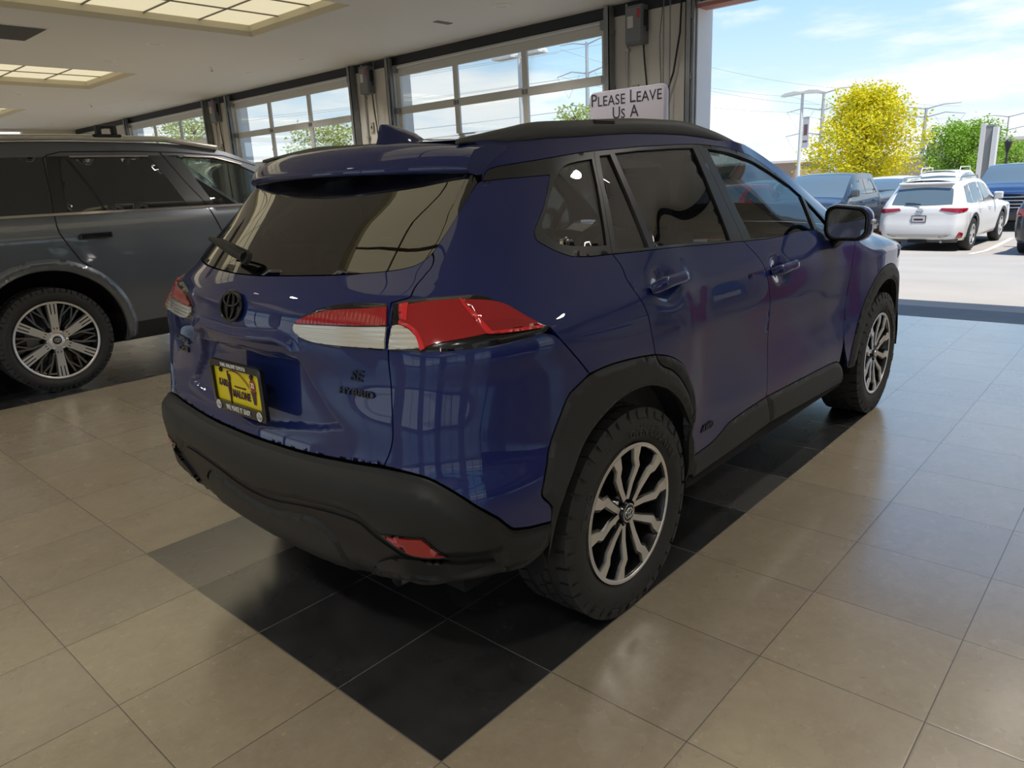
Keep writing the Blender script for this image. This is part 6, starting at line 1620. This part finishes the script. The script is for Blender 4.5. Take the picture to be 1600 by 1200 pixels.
# low buildings on the horizon
beige = mat('far_wall_beige', (.55, .45, .34), .8); brown = mat('far_wall_brown', (.34, .24, .18), .8)
def building(x, y, w, d, h, label, m):
    g = GZ(x); t = empty('distant_building', (x, y, g), 0, label, 'building', None)
    MB().box(0, d, -w / 2, w / 2, 0, h).build('walls', m, t)
    MB().box(-.4, d + .4, -w / 2 - .4, w / 2 + .4, h, h + .35).build('parapet', mat('far_trim', (.62, .58, .52), .8), t)
    for k in range(3): MB().box(-.08, 0, -w * .35 + w * .3 * k, -w * .35 + w * .3 * k + w * .1, h * .3, h * .62).build('window', glass_dark, t)
building(95, 9.5, 22, 14, 3.9, 'long beige building on the horizon behind the lantern', beige)
building(112, 49, 14, 12, 2.9, 'brown building on the horizon below the street light', brown)
building(110, 23, 20, 12, 2.7, 'beige building low between the two trees', beige)
hills = MB(); rnd = random.Random(4); vs = []
N_ = 60
for i in range(N_ + 1):
    y = -150 + 560 * i / N_
    vs += [(380, y, -2), (390, y, 2 + 2.5 * abs(math.sin(i * .37)) + math.sin(i * 1.3)), (430, y, -2)]
hills.add(vs, [(3 * i + k, 3 * i + 3 + k, 3 * i + 4 + k, 3 * i + 1 + k) for i in range(N_) for k in (0, 1)], True)
tag(hills.build('hills', mat('haze_hills', (.30, .34, .40), .9)), kind='structure')
hd_ = empty('hedge', (70, 4.5, GZ(70)), 0, 'light green hedge in front of the beige building at the right', 'hedge')
vs = []; fs = []; rnd = random.Random(9)
for k in range(1500):
    p = Vector((rnd.uniform(-.7, .7), rnd.uniform(-5, 5), rnd.uniform(0, 1.9) * (1 - .1 * rnd.random()))); a = Vector((rnd.gauss(0, 1), rnd.gauss(0, 1), rnd.gauss(0, 1))).normalized(); b2 = a.orthogonal().normalized(); s = .16; i = len(vs)
    vs += [p - a * s, p - b2 * s * .6, p + a * s, p + b2 * s * .6]; fs.append((i, i + 1, i + 2, i + 3))
MB().add(vs, fs).build('foliage', soft, hd_, recalc=False)
# ------------------------------------------------------------------ light, sky, camera
sun = bpy.data.lights.new('sun', 'SUN'); sun.energy = 4.2; sun.angle = .009; sun.color = (1, .95, .87)
so = link(bpy.data.objects.new('sun', sun))
sd_ = Vector((.42, 1.0, -2.5)).normalized()
so.rotation_euler = sd_.to_track_quat('-Z', 'Y').to_euler()
W = bpy.data.worlds.new('sky'); bpy.context.scene.world = W; W.use_nodes = True
nt = W.node_tree; nt.nodes.clear(); L = nt.links
out = nt.nodes.new('ShaderNodeOutputWorld'); bg = nt.nodes.new('ShaderNodeBackground'); L.new(bg.outputs[0], out.inputs[0])
tc = nt.nodes.new('ShaderNodeTexCoord'); sp_ = nt.nodes.new('ShaderNodeSeparateXYZ'); L.new(tc.outputs['Generated'], sp_.inputs[0])
cr = nt.nodes.new('ShaderNodeValToRGB'); L.new(sp_.outputs['Z'], cr.inputs[0])
els = cr.color_ramp.elements
els[0].position = 0; els[0].color = (.80, .90, .98, 1); els[1].position = 1; els[1].color = (.10, .24, .62, 1)
for p, c in ((.10, (.62, .82, .97, 1)), (.20, (.40, .66, .93, 1)), (.38, (.23, .46, .84, 1))):
    e_ = els.new(p); e_.color = c
# thin cloud streaks, denser towards the horizon
mp = nt.nodes.new('ShaderNodeMapping'); mp.inputs['Scale'].default_value = (1.6, 1.6, 8.0); mp.inputs['Rotation'].default_value = (.06, .10, .4)
L.new(tc.outputs['Generated'], mp.inputs[0])
nz = nt.nodes.new('ShaderNodeTexNoise'); nz.inputs['Scale'].default_value = 2.2; nz.inputs['Detail'].default_value = 8; nz.inputs['Roughness'].default_value = .58; L.new(mp.outputs[0], nz.inputs['Vector'])
hz = nt.nodes.new('ShaderNodeMapRange'); hz.inputs['From Min'].default_value = .02; hz.inputs['From Max'].default_value = .26; hz.inputs['To Min'].default_value = .28; hz.inputs['To Max'].default_value = -.10; L.new(sp_.outputs['Z'], hz.inputs['Value'])
ad = nt.nodes.new('ShaderNodeMath'); ad.operation = 'ADD'; L.new(nz.outputs['Fac'], ad.inputs[0]); L.new(hz.outputs[0], ad.inputs[1])
th = nt.nodes.new('ShaderNodeMapRange'); th.interpolation_type = 'SMOOTHSTEP'; th.inputs['From Min'].default_value = .55; th.inputs['From Max'].default_value = .78; L.new(ad.outputs[0], th.inputs['Value'])
mx = nt.nodes.new('ShaderNodeMix'); mx.data_type = 'RGBA'; L.new(th.outputs[0], mx.inputs[0]); L.new(cr.outputs[0], mx.inputs[6]); mx.inputs[7].default_value = (1.0, 1.0, 1.0, 1)
L.new(mx.outputs[2], bg.inputs[0]); bg.inputs[1].default_value = .78
# downlight lamps
for x, y in cans:
    l = bpy.data.lights.new('downlight_lamp', 'SPOT'); l.energy = 108 if not (x > 4 and y < 3) else 30; l.spot_size = 2.3; l.spot_blend = .9; l.shadow_soft_size = .10; l.color = (1, .945, .87)
    link(bpy.data.objects.new('downlight_lamp', l)).location = (x, y, CZ - .02)
cam = bpy.data.cameras.new('camera'); co = link(bpy.data.objects.new('camera', cam))
cam.sensor_width = 36; cam.sensor_fit = 'HORIZONTAL'; cam.lens = 36 * 1136.27 / 1600; cam.clip_start = .05; cam.clip_end = 1500
co.location = (-1.86632, -2.09422, 1.42141); co.rotation_mode = 'XYZ'; co.rotation_euler = (1.299294, .0464070, -.8432864)
sc = bpy.context.scene; sc.camera = co
sc.view_settings.view_transform = 'Standard'; sc.view_settings.look = 'None'; sc.view_settings.exposure = .6; sc.view_settings.gamma = 1; sc.view_settings.use_curve_mapping = False
sc.cycles.max_bounces = 10; sc.cycles.transparent_max_bounces = 16; sc.cycles.sample_clamp_indirect = 6; sc.cycles.use_denoising = True; sc.cycles.caustics_reflective = False; sc.cycles.caustics_refractive = False
